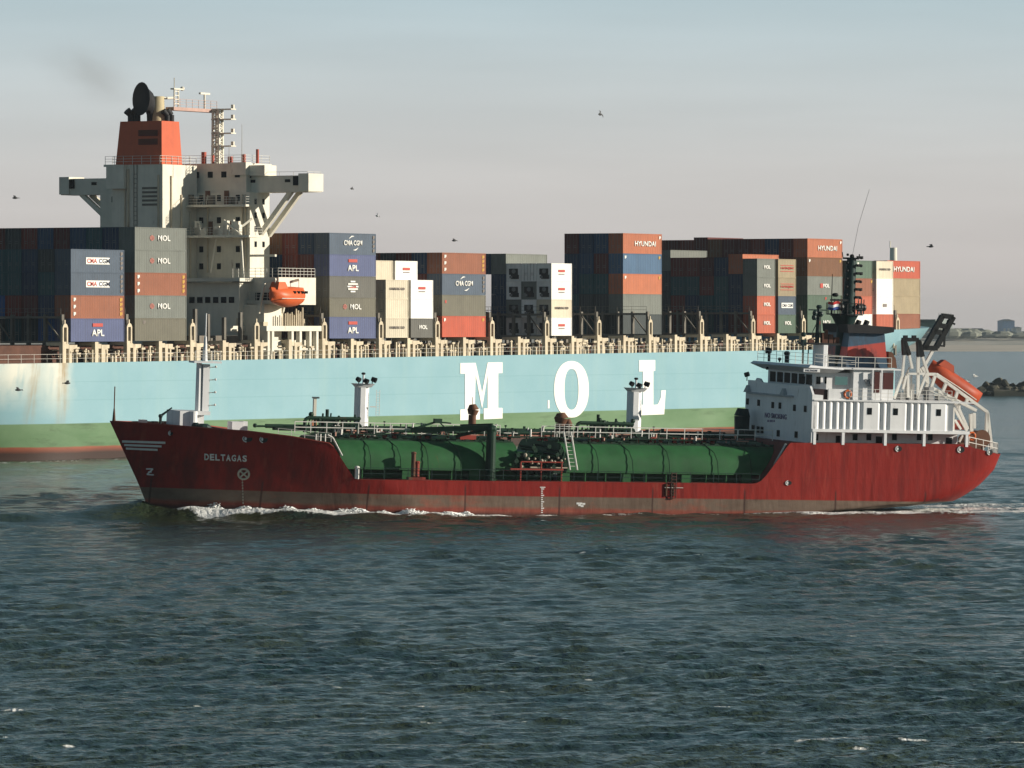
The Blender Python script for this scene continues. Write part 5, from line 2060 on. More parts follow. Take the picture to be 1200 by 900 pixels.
mb.box(x - 0.5, x + 1.0, 3.3, 4.4, ztop + 0.1, z + 0.3)
mb.build("crane_winch", REDP, crane)
# ladder down the second tank
mb = MB()
for dpx in (0, 8.5):
    a = G(660.5 + dpx, 510, 2.0)
    b = G(668 + dpx, 551, 0.9)
    mb.tube((a[0], 2.0, a[1] + 0.3), (b[0], 0.9, b[1]), 0.075, n=6)
for k in range(9):
    t = k / 9
    p = Vector((G(660.5, 510, 2.0)[0], 2.0, G(660.5, 510, 2.0)[1])).lerp(Vector((G(668, 551, 0.9)[0], 0.9, G(668, 551, 0.9)[1])), t)
    mb.box(p.x, p.x + 0.6, p.y - 0.02, p.y + 0.1, p.z, p.z + 0.035)
mb.build("tank_stair", WHT_DIRTY, TANKER)
rail("stair_landing_rail", [(G(650, 510, 3.3)[0], 3.3, zc), (G(672, 510, 3.3)[0], 3.3, zc)], WHT_DIRTY, h=1.15, rows=3, gap=0.4)
rail("foredeck_rail", [(G(326, 509, 2)[0], 2.0, sheer(-24) - 0.2), (G(388, 515, 1)[0], 1.0, sheer(-20.5) + 0.0)], WHT_DIRTY, h=0.75, rows=2, gap=1.2, r=0.03)
mb = MB()
a, b = Vector((*[G(384, 508, 0.25)[0]], 0.25, G(384, 508, 0.25)[1])), None
q = [G(384, 509.5, 0.2), G(390, 513, 0.2), G(401, 534, 0.2)]
mb.path([(u, 0.2, v) for u, v in q], 0.07, n=6)
for px in (370, 375.5, 381):
    x, z = G(px, 518, 0.9)
    mb.tube((x, 0.9, z + 0.05), (x, 0.9, G(px, 508.5, 0.9)[1]), 0.06, n=5)
mb.build("break_handrail", WHT_DIRTY, TANKER)
mb = MB()
q = [G(901, 556, 0.25), G(921, 520, 0.25)]
mb.path([(u, 0.25, v) for u, v in q], 0.09, n=6)
mb.build("break_handrail", WHT_DIRTY, TANKER)

# ================================================================== TANKER: DECKHOUSE AND STERN
XF = G(953, 490, 0.0)[0]
zG0 = G(1000, 519.5, 0)[1]          # poop deck
zG1 = G(1000, 506.5, 0)[1]          # underside of the corrugated storey
zU = G(1000, 469, 0)[1]             # boat deck
XE = G(1117, 490, 0)[0]
FF = lambda px, py: GAS.face(px, py, XF)

# corrugated storey: front, far, aft and near walls
windows_px = (1019, 1049.5, 1100)
mb = MB()
xs = [XF + 0.05]
pts = [(XF, 0.0)]
x = XF + 0.25
wx = [G(p, 484, 0)[0] for p in windows_px]
while x < XE - 0.7:
    if any(abs(x + 0.3 - w) < 0.62 for w in wx):
        pts += [(x, 0.0), (x + 0.62, 0.0)]
    else:
        pts += [(x, 0.0), (x + 0.12, 0.0), (x + 0.35, 0.15), (x + 0.46, 0.15)]
    x += 0.66
pts += [(XE, 0.0)]
mb.prism(pts + [(XE, 15.0), (XF, 15.0)], 2, zG1 + 0.25, zU - 0.10)
WALL = mb.build("deckhouse", WHT, TANKER)
mb = MB()
for w in wx:
    z = G(1050, 482.5, 0)[1]
    mb.box(w - 0.22, w + 0.22, -0.03, 0.05, z - 0.3, z + 0.3)
mb.each("window", GLASS, WALL)
mb = MB()
mb.box(XF - 0.06, G(1136, 506, 0)[0], -0.08, 15.08, zG1 - 0.02, zG1 + 0.248)
mb.box(XF + 0.01, XE + 2.0, -0.10, 15.1, zU - 0.098, zU)
mb.build("deck_edge", WHT, TANKER)
mb = MB()
for px in (954.5, 988, 1037.5, 1083, 1133):
    x = G(px, 512, 0)[0]
    mb.box(x - 0.13, x + 0.13, -0.05, 0.2, zG0 - 0.15, zG1 - 0.021)
mb.each("gallery_pillar", WHT, TANKER)
mb = MB()
mb.box(XF + 0.2, G(1122, 512, 1.8)[0], 1.8, 13.2, zG0 - 0.4, zG1 - 0.021)
INN = mb.build("poop_house", WHT, TANKER)
mb = MB()
for px in (956, 1002, 1018, 1048, 1077, 1090):
    x, z = G(px, 512, 1.8)
    mb.box(x - 0.22, x + 0.22, 1.74, 1.8, z - 0.3, z + 0.27)
for px in (983, 1030, 1112):
    x, z = G(px, 513, 1.8)
    mb.box(x - 0.3, x + 0.3, 1.75, 1.8, zG0 - 0.1, zG1 - 0.4)
mb.each("window", GLASS, INN)

# front of the house, down to the tank deck
zFB = FF(900, 520)[1] - 1.6
zBW = FF(925, 450.5)[1]
mb = MB()
mb.box(XF - 0.15, XF + 0.197, 0.0, 15.0, zG0 + 0.02, zU - 0.5)
mb.box(XF - 0.15, XF + 0.19, 0.5, 14.5, zFB, zG0 + 0.019)
mb.prism([(0.0, zU - 0.498), (15.0, zU - 0.498), (15.0, FF(873, 457)[1]), (14.55, FF(873, 457)[1]), (14.55, zBW + 0.1), (12.9, zBW + 0.1), (12.6, zBW + 0.35), (11.9, zBW + 0.3), (11.4, zBW), (0.6, zBW), (0.0, zBW - 0.7)], 0, XF - 0.15, XF + 0.05)
mb.prism([(XF + 0.051, zU + 0.001), (XF + 0.9, zU + 0.001), (XF + 0.9, zBW - 0.75), (XF + 0.051, zBW - 0.7)], 1, 0.0, 0.1)
FRONT = mb.build("front_bulkhead", WHT, TANKER)
mb = MB()
for px, py in ((878, 470.5), (891, 472), (907.6, 474.7), (916, 475.3), (933, 478), (945.7, 479.2)):
    y, z = FF(px, py)
    mb.box(XF - 0.20, XF - 0.145, y - 0.26, y + 0.26, z - 0.28, z + 0.28)
for px, py in ((884.5, 502), (890.5, 503.5), (895, 504), (914, 508), (935, 509.5)):
    y, z = FF(px, py)
    mb.box(XF - 0.20, XF - 0.145, y - 0.3, y + 0.3, z - 0.27, z + 0.3)
mb.each("window", GLASS, FRONT)
mb = MB()
ya, za = FF(880, 459.5)
yb, zb_ = FF(932, 465)
mb.box(XF - 0.42, XF - 0.152, yb, ya, zb_ - 0.06, zb_ + 0.1)
for px, py in ((880, 457), (922, 461)):
    y, z = FF(px, py)
    mb.prism([(y - 0.5, z - 0.2), (y + 0.6, z - 0.2), (y - 0.1, z + 0.45)], 0, XF - 0.5, XF - 0.152)
mb.build("ledge", paint("ledge_grey", (0.42, 0.44, 0.46), 0.6), FRONT)
FADE = paint("faded_purple", (0.24, 0.20, 0.30), 0.6, 0.1)
y, z = FF(911, 487.5)
put_text("NO SMOKING", (XF - 0.19, y, z), 4.9, 0.46, FADE, FRONT, bold=0.02, rot=-math.pi / 2)
mb = MB()
for k, px in enumerate((902, 904.5, 906.5, 909)):
    y, z = FF(px, 493.3)
    mb.box(XF - 0.18, XF - 0.149, y - 0.16, y + 0.12, z - 0.1, z + 0.1)
mb.build("lettering", FADE, FRONT)

# wheelhouse
XW = XF + 1.1
zR0 = GAS.face(910, 433.5, XF)[1]
zR1 = GAS.face(910, 424.8, XF)[1]
mb = MB()
XH = G(970, 445, 1.6)[0]
mb.box(XW, XH + 2.5, 2.3, 12.9, zU + 0.002, zR0 - 0.0)
W = mb.build("wheelhouse", WHT, TANKER)
mb = MB()
for k in range(6):
    y = 3.05 + k * 1.62
    mb.box(XW - 0.05, XW + 0.02, y, y + 1.2, zBW + 0.08, zR0 - 0.22)
for px0, px1, py0, py1 in ((939.5, 943.5, 441, 449), (947.5, 951.5, 444.5, 451), (956.5, 961.5, 441.5, 450), (966.3, 968.5, 441.5, 449.5)):
    a, b = G(px0, py1, 2.3), G(px1, py0, 2.3)
    mb.box(a[0], b[0], 2.24, 2.31, a[1], b[1])
mb.each("window", GLASS, W)
mb = MB()
mb.hexa([(XF + 0.75, 2.0, zR0 - 0.02), (XH + 1.0, 2.0, zR0 - 0.02), (XH + 1.0, 13.2, zR0 - 0.02), (XF + 0.75, 13.2, zR0 - 0.02)],
        [(XF - 0.15, 1.0, zR1 - 0.22), (XH + 1.3, 1.0, zR1 - 0.36), (XH + 1.3, 14.2, zR1 - 0.36), (XF - 0.15, 14.2, zR1 - 0.22)])
mb.hexa([(XF - 0.15, 1.0, zR1 - 0.219), (XH + 1.3, 1.0, zR1 - 0.359), (XH + 1.3, 14.2, zR1 - 0.359), (XF - 0.15, 14.2, zR1 - 0.219)],
        [(XF + 0.1, 1.15, zR1), (XH + 1.2, 1.15, zR1 - 0.25), (XH + 1.2, 14.05, zR1 - 0.25), (XF + 0.1, 14.05, zR1)])
ROOF = mb.build("wheelhouse_roof", WHT, TANKER)
mb = MB()
a, b = G(941.5, 432, 0.85), G(960.5, 436.2, 0.85)
mb.box(a[0], b[0], 0.76, 0.9, b[1], a[1])
NB = mb.build("name_board", WHT, TANKER)
c = G(951, 434.2, 0.75)
put_text("DELTAGAS", (c[0], 0.74, c[1]), 1.15, 0.17, MARK_DARK, NB, bold=0.03)
mb = MB()
a, b = G(954, 468, 0.3), G(970, 456.5, 0.3)
mb.box(a[0], b[0], 0.25, 2.2, a[1] + 0.02, b[1])
mb.build("wing_recess_shade", paint("recess_shade", (0.025, 0.012, 0.014), 0.6), W)  # solid dark box standing in for shade in the open recess
mb = MB()
a, b = G(970.3, 469, 0.2), G(991.5, 456, 0.2)
mb.box(a[0], b[0], 0.1, 0.22, zU + 0.002, b[1])
mb.build("wing_bulwark", WHT, W)

# upper deckhouse aft of the bridge
zT = G(1010, 433.2, 1.6)[1]
xU1 = G(1047, 450, 1.6)[0]
mb = MB()
mb.box(XH + 2.51, xU1, 1.6, 13.4, zU + 0.002, zT)
mb.box(XH + 0.6, xU1 + 0.6, 1.3, 13.7, zT + 0.002, zT + 0.12)
UP = mb.build("upper_house", WHT, TANKER)
mb = MB()
a, b = G(978, 451, 1.6), G(993, 441.5, 1.6)
mb.box(a[0], b[0], 1.54, 1.61, a[1], b[1])
mb.each("window", paint("pane_teal", (0.10, 0.19, 0.19), 0.15, 0.05, streak=0), UP)
mb = MB()
for px0, px1, py0, py1 in ((1024, 1031, 435.5, 460), (1034.5, 1047, 437, 456)):
    a, b = G(px0, py1, 1.6), G(px1, py0, 1.6)
    mb.box(a[0], b[0], 1.53, 1.61, a[1], b[1])
mb.each("doorway", paint("door_dark_red", (0.075, 0.02, 0.018), 0.6), UP)
mb = MB()
for px in (1022.5, 1033):
    x = G(px, 450, 1.2)[0]
    mb.box(x - 0.06, x + 0.06, 1.15, 1.28, zU, zT)
mb.each("pillar", WHT, UP)
mb = MB()
r = random.Random(6)
for k in range(6):
    x, z = G(1015 + k * 1.4, 446 + (k % 3) * 2.5, 1.5)
    mb.tube((x, 1.6, z), (x, 1.35, z), 0.14, n=8)
mb.each("wall_vent", paint("fitting_grey", (0.32, 0.32, 0.33), 0.6), UP)

def lifebuoy(px, py, y, label):
    x, z = G(px, py, y)
    t = thing("lifebuoy", label, "lifebuoy", GAS.mat @ Matrix.Translation((x, y, z)))
    mb = MB()
    n = 18
    rr = []
    for i in range(n + 1):
        a = 2 * math.pi * i / n
        rr.append([((0.33 + 0.09 * math.cos(b)) * math.cos(a), 0.07 * math.sin(b), (0.33 + 0.09 * math.cos(b)) * math.sin(a)) for b in [2 * math.pi * j / 8 for j in range(8)]])
    mb.rings(rr, caps=False)
    mb.build("ring", ORG, t, smooth=True)
    mb = MB()
    for a in (0.8, 2.4, 3.9, 5.5):
        mb.bar((0.26 * math.cos(a), -0.075, 0.26 * math.sin(a)), (0.40 * math.cos(a), -0.075, 0.40 * math.sin(a)), 0.12, 0.02)
    mb.each("band", WHT_DIRTY, t)
lifebuoy(993.5, 462, 0.05, "orange lifebuoy on the boat deck rail behind the white wheelhouse")
lifebuoy(1139, 511, 0.9, "orange lifebuoy beside the aft gallery pillar near the stern")

# rails on the roofs and the boat deck
def rl(name, px0, px1, y, z, **k):
    x0, x1 = G(px0, 450, y)[0], G(px1, 450, y)[0]
    return rail(name, [(x0, y, z), (x1, y, z)], WHT_DIRTY, **k)
rl("boat_deck_rail", 996, 1116, 0.0, zU, h=1.0, rows=3, gap=1.3, r=0.025, post=0.03)
rl("house_top_rail", 966, 1044, 1.4, zT + 0.12, h=1.0, rows=2, gap=1.5, r=0.03, post=0.03)
rail("bridge_top_rail", [(XF + 0.5, 14.0, zR1), (XF + 0.5, 1.2, zR1), (XF + 4.5, 1.2, zR1 - 0.2)], WHT_DIRTY, h=1.0, rows=3, gap=1.5, r=0.022, post=0.028)
rail("stern_rail", [(G(1137, 522, 0.3)[0], 0.6, sheer(41) + 0.0), (44.2, 1.7, sheer(44.2)), (45.3, 5.0, sheer(45.3)), (45.4, 9, sheer(45.4))], WHT_DIRTY, h=0.95, rows=2, gap=0.9, r=0.035, post=0.04)

# bridge-top gear
mb = MB()
x = XF + 0.9
y, z = GAS.face(901, 420, x)
mb.tube((x, y, zR1), (x, y, zR1 + 0.75), 0.12, n=8)
mb.tube((x - 0.3, y + 0.05, zR1 + 1.0), (x + 0.2, y - 0.05, zR1 + 0.98), 0.3, 0.24, n=12)
mb.build("searchlight", BLACK, ROOF)
mb = MB()
y, z = GAS.face(922, 421, x)
mb.tube((x, y, zR1), (x, y, zR1 + 0.75), 0.2, n=10)
mb.ball((x, y, zR1 + 0.85), 0.3, 0.3, 0.24)
mb.build("compass_binnacle", TEALB, ROOF)
mb = MB()
y, z = GAS.face(913.5, 424, x)
mb.ball((x, y, zR1 + 0.28), 0.17)
mb.tube((x, y, zR1), (x, y, zR1 + 0.3), 0.06)
mb.ball((XF - 0.3, GAS.face(902.5, 433, XF)[0], zR0 + 0.1), 0.16)
y, z = GAS.face(875.5, 439.5, XF)
mb.tube((XF, y, zBW), (XF, y, z), 0.05)
mb.tube((XF - 0.2, y + 0.05, z), (XF + 0.1, y - 0.2, z + 0.12), 0.22, n=10)
mb.each("deck_lamp", BLACK, ROOF)
mb = MB()
x = XF + 1.3
y, z = GAS.face(941.3, 405, x)
mb.tube((x, y, zR1), (x, y, z + 0.3), 0.1, n=8)
mb.tube((x + 0.45, y - 0.15, zR1), (x + 0.45, y - 0.15, z), 0.06, n=6)
mb.box(x - 0.15, x + 0.2, y - 0.3, y + 0.25, z, z + 0.55)
mb.ball((x, y, z + 1.0), 0.24)
mb.build("antenna_pole", TEALB, ROOF)

# signal tower on the bridge top
xs0, zs1 = G(953.5, 404, 5.0)
xs1 = G(969.5, 404, 5.0)[0]
mb = MB()
mb.box(xs0 + 1.0, xs1, 5.0, 7.4, zR1 - 0.4, zs1)
mb.box(xs1 + 0.002, xs1 + 0.12, 5.1, 5.4, zR1 - 0.4, zs1)
ST_ = mb.build("signal_house", WHT, TANKER)
mb = MB()
xa = G(943, 404, 5.5)[0]
xb = G(984, 404, 5.5)[0]
mb.box(xa, xb, 5.3, 7.0, zs1 + 0.002, zs1 + 0.16)
mb.build("signal_platform", BLACK, ST_)
mb = MB()
xr = G(957.8, 390, 6)[0]
zt_ = G(958, 360, 6)[1]
mb.tube((xr, 6, zs1 + 0.16), (xr + 0.05, 6, zt_), 0.22, 0.15, n=8)
mb.box(xr - 0.9, xr + 0.9, 5.9, 6.1, G(958, 364, 6)[1], G(958, 362.5, 6)[1])
mb.ball((xr + 0.1, 6, G(958, 359.5, 6)[1]), 0.28, 0.28, 0.2)
for px, py in ((955, 367), (962, 368), (954, 372)):
    x, z = G(px, py, 5.8)
    mb.ball((x, 5.8, z), 0.24, 0.24, 0.28, n=8)
    mb.tube((x, 5.8, z - 0.1), (xr, 6, z - 0.3), 0.05, n=5)
mb.path([(xr - 0.3, 6, zs1 + 0.2), (xr - 0.45, 6, zs1 + 1.2), (xr - 0.1, 6, zs1 + 1.9)], 0.04, n=5)
mb.tube((xr + 0.25, 5.8, zs1 + 0.2), (xr + 0.2, 5.8, zt_ - 0.8), 0.05, n=5)
mb.build("radar_post", TEALB, ST_)
mb = MB()
for px, w, h in ((947, 0.5, 0.3), (963, 0.3, 0.9), (966.5, 0.25, 1.2), (971, 0.4, 0.8), (977, 0.5, 0.55)):
    x, z = G(px, 403, 5.6)
    mb.box(x, x + w, 5.5, 5.8, zs1 + 0.162, zs1 + 0.16 + h)
mb.each("signal_gear", BROWN, ST_)

# funnel
yF0, yF1 = 4.8, 10.2
fx0 = G(1003, 430, yF0)[0]
fx1 = G(1040, 430, yF0)[0]
zf0, zf1 = zT + 0.12, G(1010, 390.5, yF0)[1]
def funnel_mat():
    m, nt, p = new_mat("funnel_paint")
    ob = nd(nt, "ShaderNodeTexCoord").outputs["Object"]
    s = nd(nt, "ShaderNodeSeparateXYZ")
    nt.links.new(ob, s.inputs[0])
    x, z = s.outputs["X"], s.outputs["Z"]
    zb1, zb2 = G(1020, 419, yF0)[1], G(1020, 402, yF0)[1]
    n = noise(nt, ob, 0.8, 4, (1, 1, 0.6), 1.0)
    blue = mixc(nt, n, (0.018, 0.055, 0.10), (0.03, 0.085, 0.15))
    red = mixc(nt, n, (0.38, 0.035, 0.025), (0.50, 0.06, 0.035))
    k = math_(nt, 'ADD', z, math_(nt, 'MULTIPLY', math_(nt, 'SUBTRACT', x, fx0), -0.14))
    c = mixc(nt, ramp(nt, z, zb1 - 0.03, zb1 + 0.03), blue, red)
    c = mixc(nt, ramp(nt, k, zb2 - 0.35, zb2 - 0.25), c, blue)
    c = mixc(nt, ramp(nt, noise(nt, ob, 1.1, 4, (1.0, 1, 0.4), 5.0), 0.46, 0.62, 0, 0.75), c, (0.022, 0.02, 0.026))
    nt.links.new(c, p.inputs["Base Color"])
    p.inputs["Roughness"].default_value = 0.45
    return m
mb = MB()
mb.hexa([(fx0 - 1.0, yF0, zf0), (fx1, yF0, zf0), (fx1, yF1, zf0), (fx0 - 1.0, yF1, zf0)],
        [(fx0 - 0.6, yF0 + 0.3, zf1), (fx1 - 0.25, yF0 + 0.3, zf1), (fx1 - 0.25, yF1 - 0.3, zf1), (fx0 - 0.6, yF1 - 0.3, zf1)])
FUN = mb.build("funnel", funnel_mat(), TANKER)
mb = MB()
q0, q1 = G(1000, 380.5, yF0), G(1048, 383.5, yF0)
q2 = G(1047, 390, yF0)
mb.prism([(fx0 - 0.9, zf1 + 0.003), (fx1 - 0.3, zf1 + 0.003), (q2[0], q2[1] + 0.06), (q1[0], q1[1]), (fx0 + 1.3, q1[1] + 0.1), (fx0 + 1.25, q0[1]), (fx0 - 1.0, q0[1])], 1, yF0 - 0.1, yF1 + 0.1)
mb.build("funnel_cap", SOOT, FUN)
mb = MB()
for dx in (0.3, 1.2, 2.0):
    mb.tube((fx0 + dx, 7.5, q1[1]), (fx0 + dx + 0.2, 7.5, q0[1] + 0.35), 0.25, n=10)
mb.each("exhaust_pipe", SOOT, FUN)
mb = MB()
prev = None
xi, zi0 = G(1041, 433, 5.5)
mb.prism([(xi, zf0), (G(1051, 433, 5.5)[0], zf0), (G(1050, 420, 5.5)[0], G(1050, 421, 5.5)[1]), (G(1046, 413, 5.5)[0], G(1046, 413, 5.5)[1]), (xi, G(1041, 412, 5.5)[1])], 1, 5.5, 9.5)
mb.build("air_intake", RBROWN, FUN)

# main mast: stout trunk, ringed platform, slim topmast
ym = 6.4
xm = G(992, 400, ym)[0]
zp = G(992, 368, ym)[1]
ztm = G(997, 302, ym)[1]
mb = MB()
mb.tube((xm, ym + 0.6, zT), (xm, ym + 0.6, zp), 0.80, 0.66, n=14)
mb.tube((xm, ym + 0.6, zp - 1.2), (xm, ym + 0.6, zp - 0.1), 0.68, 1.25, n=14)
mb.tube((xm + 0.35, ym + 0.6, zp), (xm + 0.52, ym + 0.6, ztm), 0.62, 0.42, n=12)
MAST = mb.build("main_mast", TEALB, TANKER, smooth=True, auto=40)
mb = MB()
n = 14
ring = [(xm + 1.7 * math.cos(2 * math.pi * i / n), ym + 0.6 + 1.5 * math.sin(2 * math.pi * i / n)) for i in range(n)]
mb.prism(ring, 2, zp - 0.1, zp)
for h in (0.45, 0.95):
    mb.path([(x, y, zp + h) for x, y in ring + ring[:1]], 0.035, n=5)
for x, y in ring:
    mb.tube((x, y, zp), (x, y, zp + 0.95), 0.035, n=5)
mb.build("mast_platform", BLACK, MAST)
mb = MB()
for a in (-1.6, -1.3, -0.95, -0.6, 1.05, 1.35, 1.6):
    x = xm + a
    mb.tube((x, ym, zp), (x, ym, zp + 1.35), 0.05, n=5)
    mb.ball((x, ym, zp + 0.6), 0.28, 0.24, 0.34, n=8)
x, z1 = G(975.5, 321, ym)
mb.tube((x, ym, zp - 0.2), (x, ym, z1), 0.06, 0.03, n=6)
mb.ball((x + 0.35, ym, zp + 1.7), 0.3, 0.3, 0.2)
mb.box(x - 0.1, x + 1.6, ym - 0.1, ym + 0.1, zp + 1.15, zp + 1.32)
for k in range(6):
    z = zp + 1.4 + k * 0.72
    mb.box(xm + 0.85, xm + 1.15 + 0.25 * (k % 2), ym, ym + 0.3, z, z + 0.25)
    mb.ball((xm + 1.25, ym + 0.1, z + 0.1), 0.15)
    mb.ball((xm - 0.1, ym + 0.1, z + 0.35), 0.13)
mb.tube((xm + 1.35, ym + 0.3, zp), (xm + 1.5, ym + 0.3, zp + 1.5), 0.05, n=5)
mb.each("mast_light", BLACK, MAST)
mb = MB()
xa, za = G(988, 302.5, ym + 0.6)
xb = G(1006.5, 302.5, ym + 0.6)[0]
mb.tube((xa, ym + 0.6, za), (xb, ym + 0.6, za), 0.09, n=6)
mb.tube((xa, ym + 0.6, za), (xa - 0.1, ym + 0.6, za + 0.55), 0.05, n=5)
mb.tube((xb, ym + 0.6, za), (xb + 0.05, ym + 0.6, za + 0.4), 0.06, n=5)
mb.ball((xm + 0.55, ym + 0.6, ztm + 0.12), 0.22)
mb.build("crosstree", BLACK, MAST)
mb = MB()
xw, zw = G(1002, 300, ym)
xw2, zw2 = G(1022, 222, ym)
mb.path([(xw, ym + 0.6, zw), (xw + 0.5, ym + 0.6, zw + (zw2 - zw) * 0.45), (xw2, ym + 0.6, zw2)], 0.018, n=5)
mb.build("whip_antenna", paint("whip_grey", (0.10, 0.10, 0.11), 0.6), MAST)

# courtesy flag hanging in the lee of the mast
x0, z0 = G(971.5, 353.5, ym - 0.6)
x1, z1 = G(984.5, 363.5, ym - 0.6)
F = thing("flag", "small flag of red, white and blue bands flying beside the dark mast", "flag", GAS.mat @ Matrix.Translation((x1, ym - 0.6, z1)))
def flag_band(a, b, m, name):
    mb = MB()
    n = 12
    W_, Hh = x1 - x0, z0 - z1
    vs = []
    for off in (0.0, 0.02):
        for i in range(n + 1):
            u = i / n
            dz = -0.12 * u * u + 0.05 * math.sin(u * 7)
            yy = 0.14 * math.sin(u * 8) * u + off
            vs += [(-W_ * u, yy, Hh * a + dz + 0.1 * u), (-W_ * u, yy, Hh * b + dz + 0.1 * u)]
    k = 2 * (n + 1)
    fs = []
    for i in range(n):
        p = 2 * i
        fs += [(p, p + 1, p + 3, p + 2), (k + p, k + p + 2, k + p + 3, k + p + 1), (p, p + 2, k + p + 2, k + p), (p + 1, k + p + 1, k + p + 3, p + 3)]
    fs += [(0, k, k + 1, 1), (k - 2, k - 1, 2 * k - 1, 2 * k - 2)]
    return mb.add(vs, fs).build(name, m, F, smooth=False)
flag_band(0.667, 1.0, paint("flag_red", (0.42, 0.03, 0.03), 0.8, 0.08, streak=0), "band")
flag_band(0.334, 0.666, paint("flag_white", (0.74, 0.73, 0.72), 0.8, 0.05, streak=0), "band")
flag_band(0.0, 0.333, paint("flag_blue", (0.03, 0.06, 0.22), 0.8, 0.08, streak=0), "band")
mb = MB()
mb.tube((0.06, 0, -0.5), (0.06, 0, z0 - z1 + 0.6), 0.03, n=6)
mb.build("halyard", RBROWN, F)

# dark vent beside the house front
mb = MB()
x = XF - 1.4
y, z0 = GAS.face(869, 510, x)
z1 = GAS.face(869, 478.5, x)[1]
mb.tube((x, y, z0 - 1), (x, y, z1 - 0.7), 0.62, 0.72, n=12)
mb.tube((x, y, z1 - 0.7), (x + 0.05, y, z1), 0.75, 0.5, n=12)
mb.tube((x, y - 1.8, z0 - 0.8), (x, y - 1.8, z0 + 0.5), 0.4, 0.5, n=10)
for k in range(5):
    mb.tube((x - 3.5 + k * 0.7, y - 1.5, z0 - 1.1), (x - 3.5 + k * 0.7, y - 1.5, z0 - 0.4 + 0.2 * (k % 2)), 0.2, n=8)
mb.build("cowl_vent", TEALB, TANKER)

# gantry and free-fall davit at the stern
def legs(pts, y, r, name, m, parent=TANKER, sq=True):
    mb = MB()
    for a, b in pts:
        p, q = G(*a, y), G(*b, y)
        if sq:
            mb.bar((p[0], y, p[1]), (q[0], y, q[1]), r * 2)
        else:
            mb.tube((p[0], y, p[1]), (q[0], y, q[1]), r, n=7)
    return mb.build(name, m, parent)
for y in (3.2,):
    g = legs([((1057, 398), (1076, 398)), ((1058.5, 398), (1059.5, 416)), ((1076, 398), (1077, 418)), ((1060, 400), (1065.5, 416)), ((1077, 400), (1081, 418)), ((1061, 393), (1061, 397)), ((1071, 393), (1071, 397))], y, 0.17, "stores_gantry", BLACK)
    legs([((1059.5, 416), (1057.5, 440)), ((1057.5, 440), (1048, 467)), ((1065.5, 416), (1069, 432)), ((1075.5, 418), (1075.5, 467)), ((1081, 418), (1087, 437)), ((1086, 437), (1075, 466)),
          ((1064, 438), (1084, 438)), ((1064, 438), (1064, 466)), ((1058, 456), (1062, 440))], y, 0.10, "gantry_leg", WHT_DIRTY, g)
    legs([((1057.5, 440), (1066, 466)), ((1066, 430), (1057, 450)), ((1078, 432), (1086, 448)), ((1060, 448), (1060, 468)), ((1068, 440), (1068, 468))], y + 0.5, 0.06, "gantry_brace", WHT_DIRTY, g)
g2 = legs([((1076.5, 399), (1076.5, 417))], 6.5, 0.17, "stores_gantry", BLACK)
legs([((1076.5, 417), (1076, 467))], 6.5, 0.10, "gantry_leg", WHT_DIRTY, g2)
yD = 5.6
d = legs([((1083, 408), (1104.5, 370)), ((1097, 407), (1117, 371)), ((1104, 370), (1116.5, 371.5)), ((1082, 407.5), (1098, 408)), ((1100, 381), (1110, 383)), ((1094, 388), (1103, 390))], yD, 0.22, "boat_davit", BLACK)
legs([((1098, 405), (1107, 405.5)), ((1106.5, 405), (1107, 386)), ((1085, 404), (1098, 388)), ((1110, 376), (1119, 380))], yD, 0.08, "davit_platform", BLACK, d)
legs([((1094, 409), (1084, 427)), ((1084, 427), (1086, 437)), ((1086, 437), (1087, 450)), ((1087, 450), (1078, 466)), ((1080, 430), (1087, 440))], yD, 0.13, "davit_leg", WHT_DIRTY, d)
for k, y in enumerate((4.6, 9.6)):
    ramp_ = legs([((1086, 438.5), (1096, 438.5)), ((1096, 438.5), (1157, 483)), ((1091, 454), (1144, 481)), ((1157, 483), (1162, 526)), ((1157, 484), (1155, 520)),
                  ((1096, 439), (1091, 454)), ((1109, 448.5), (1104, 460)), ((1122, 458), (1119, 468)), ((1134, 466.5), (1131, 475)), ((1118, 467), (1134, 503)), ((1104, 460), (1107, 468)), ((1119, 468), (1122, 476))],
                 y, 0.13, "launch_ramp", WHT_DIRTY)
    legs([((1141, 484), (1141, 502)), ((1138, 485), (1138, 516))], y, 0.16, "ramp_post", BLACK if k else WHT_DIRTY, ramp_)
legs([((1090, 458), (1118, 470)), ((1094, 463), (1120, 466)), ((1100, 456), (1100, 469)), ((1110, 460), (1110, 469))], 4.4, 0.04, "ramp_walkway", RAILM)
p, q = G(1093, 435, 7.1), G(1141, 467.5, 7.1)
c = ((p[0] + q[0]) / 2, 7.1, (p[1] + q[1]) / 2)
L_ = math.hypot(q[0] - p[0], q[1] - p[1])
ang = math.atan2(p[1] - q[1], q[0] - p[0])
lifeboat("lifeboat", "orange free fall lifeboat slanting down its white ramp at the stern of the red tanker",
         GAS.mat @ Matrix.Translation(c) @ Matrix.Rotation(ang, 4, 'Y') @ Matrix.Translation((0, 0, -0.95)), L_ + 1.0, 2.1, 1.95, 0, paint("boat_red_orange", (0.40, 0.065, 0.025), 0.5, 0.2, streak=0.2))

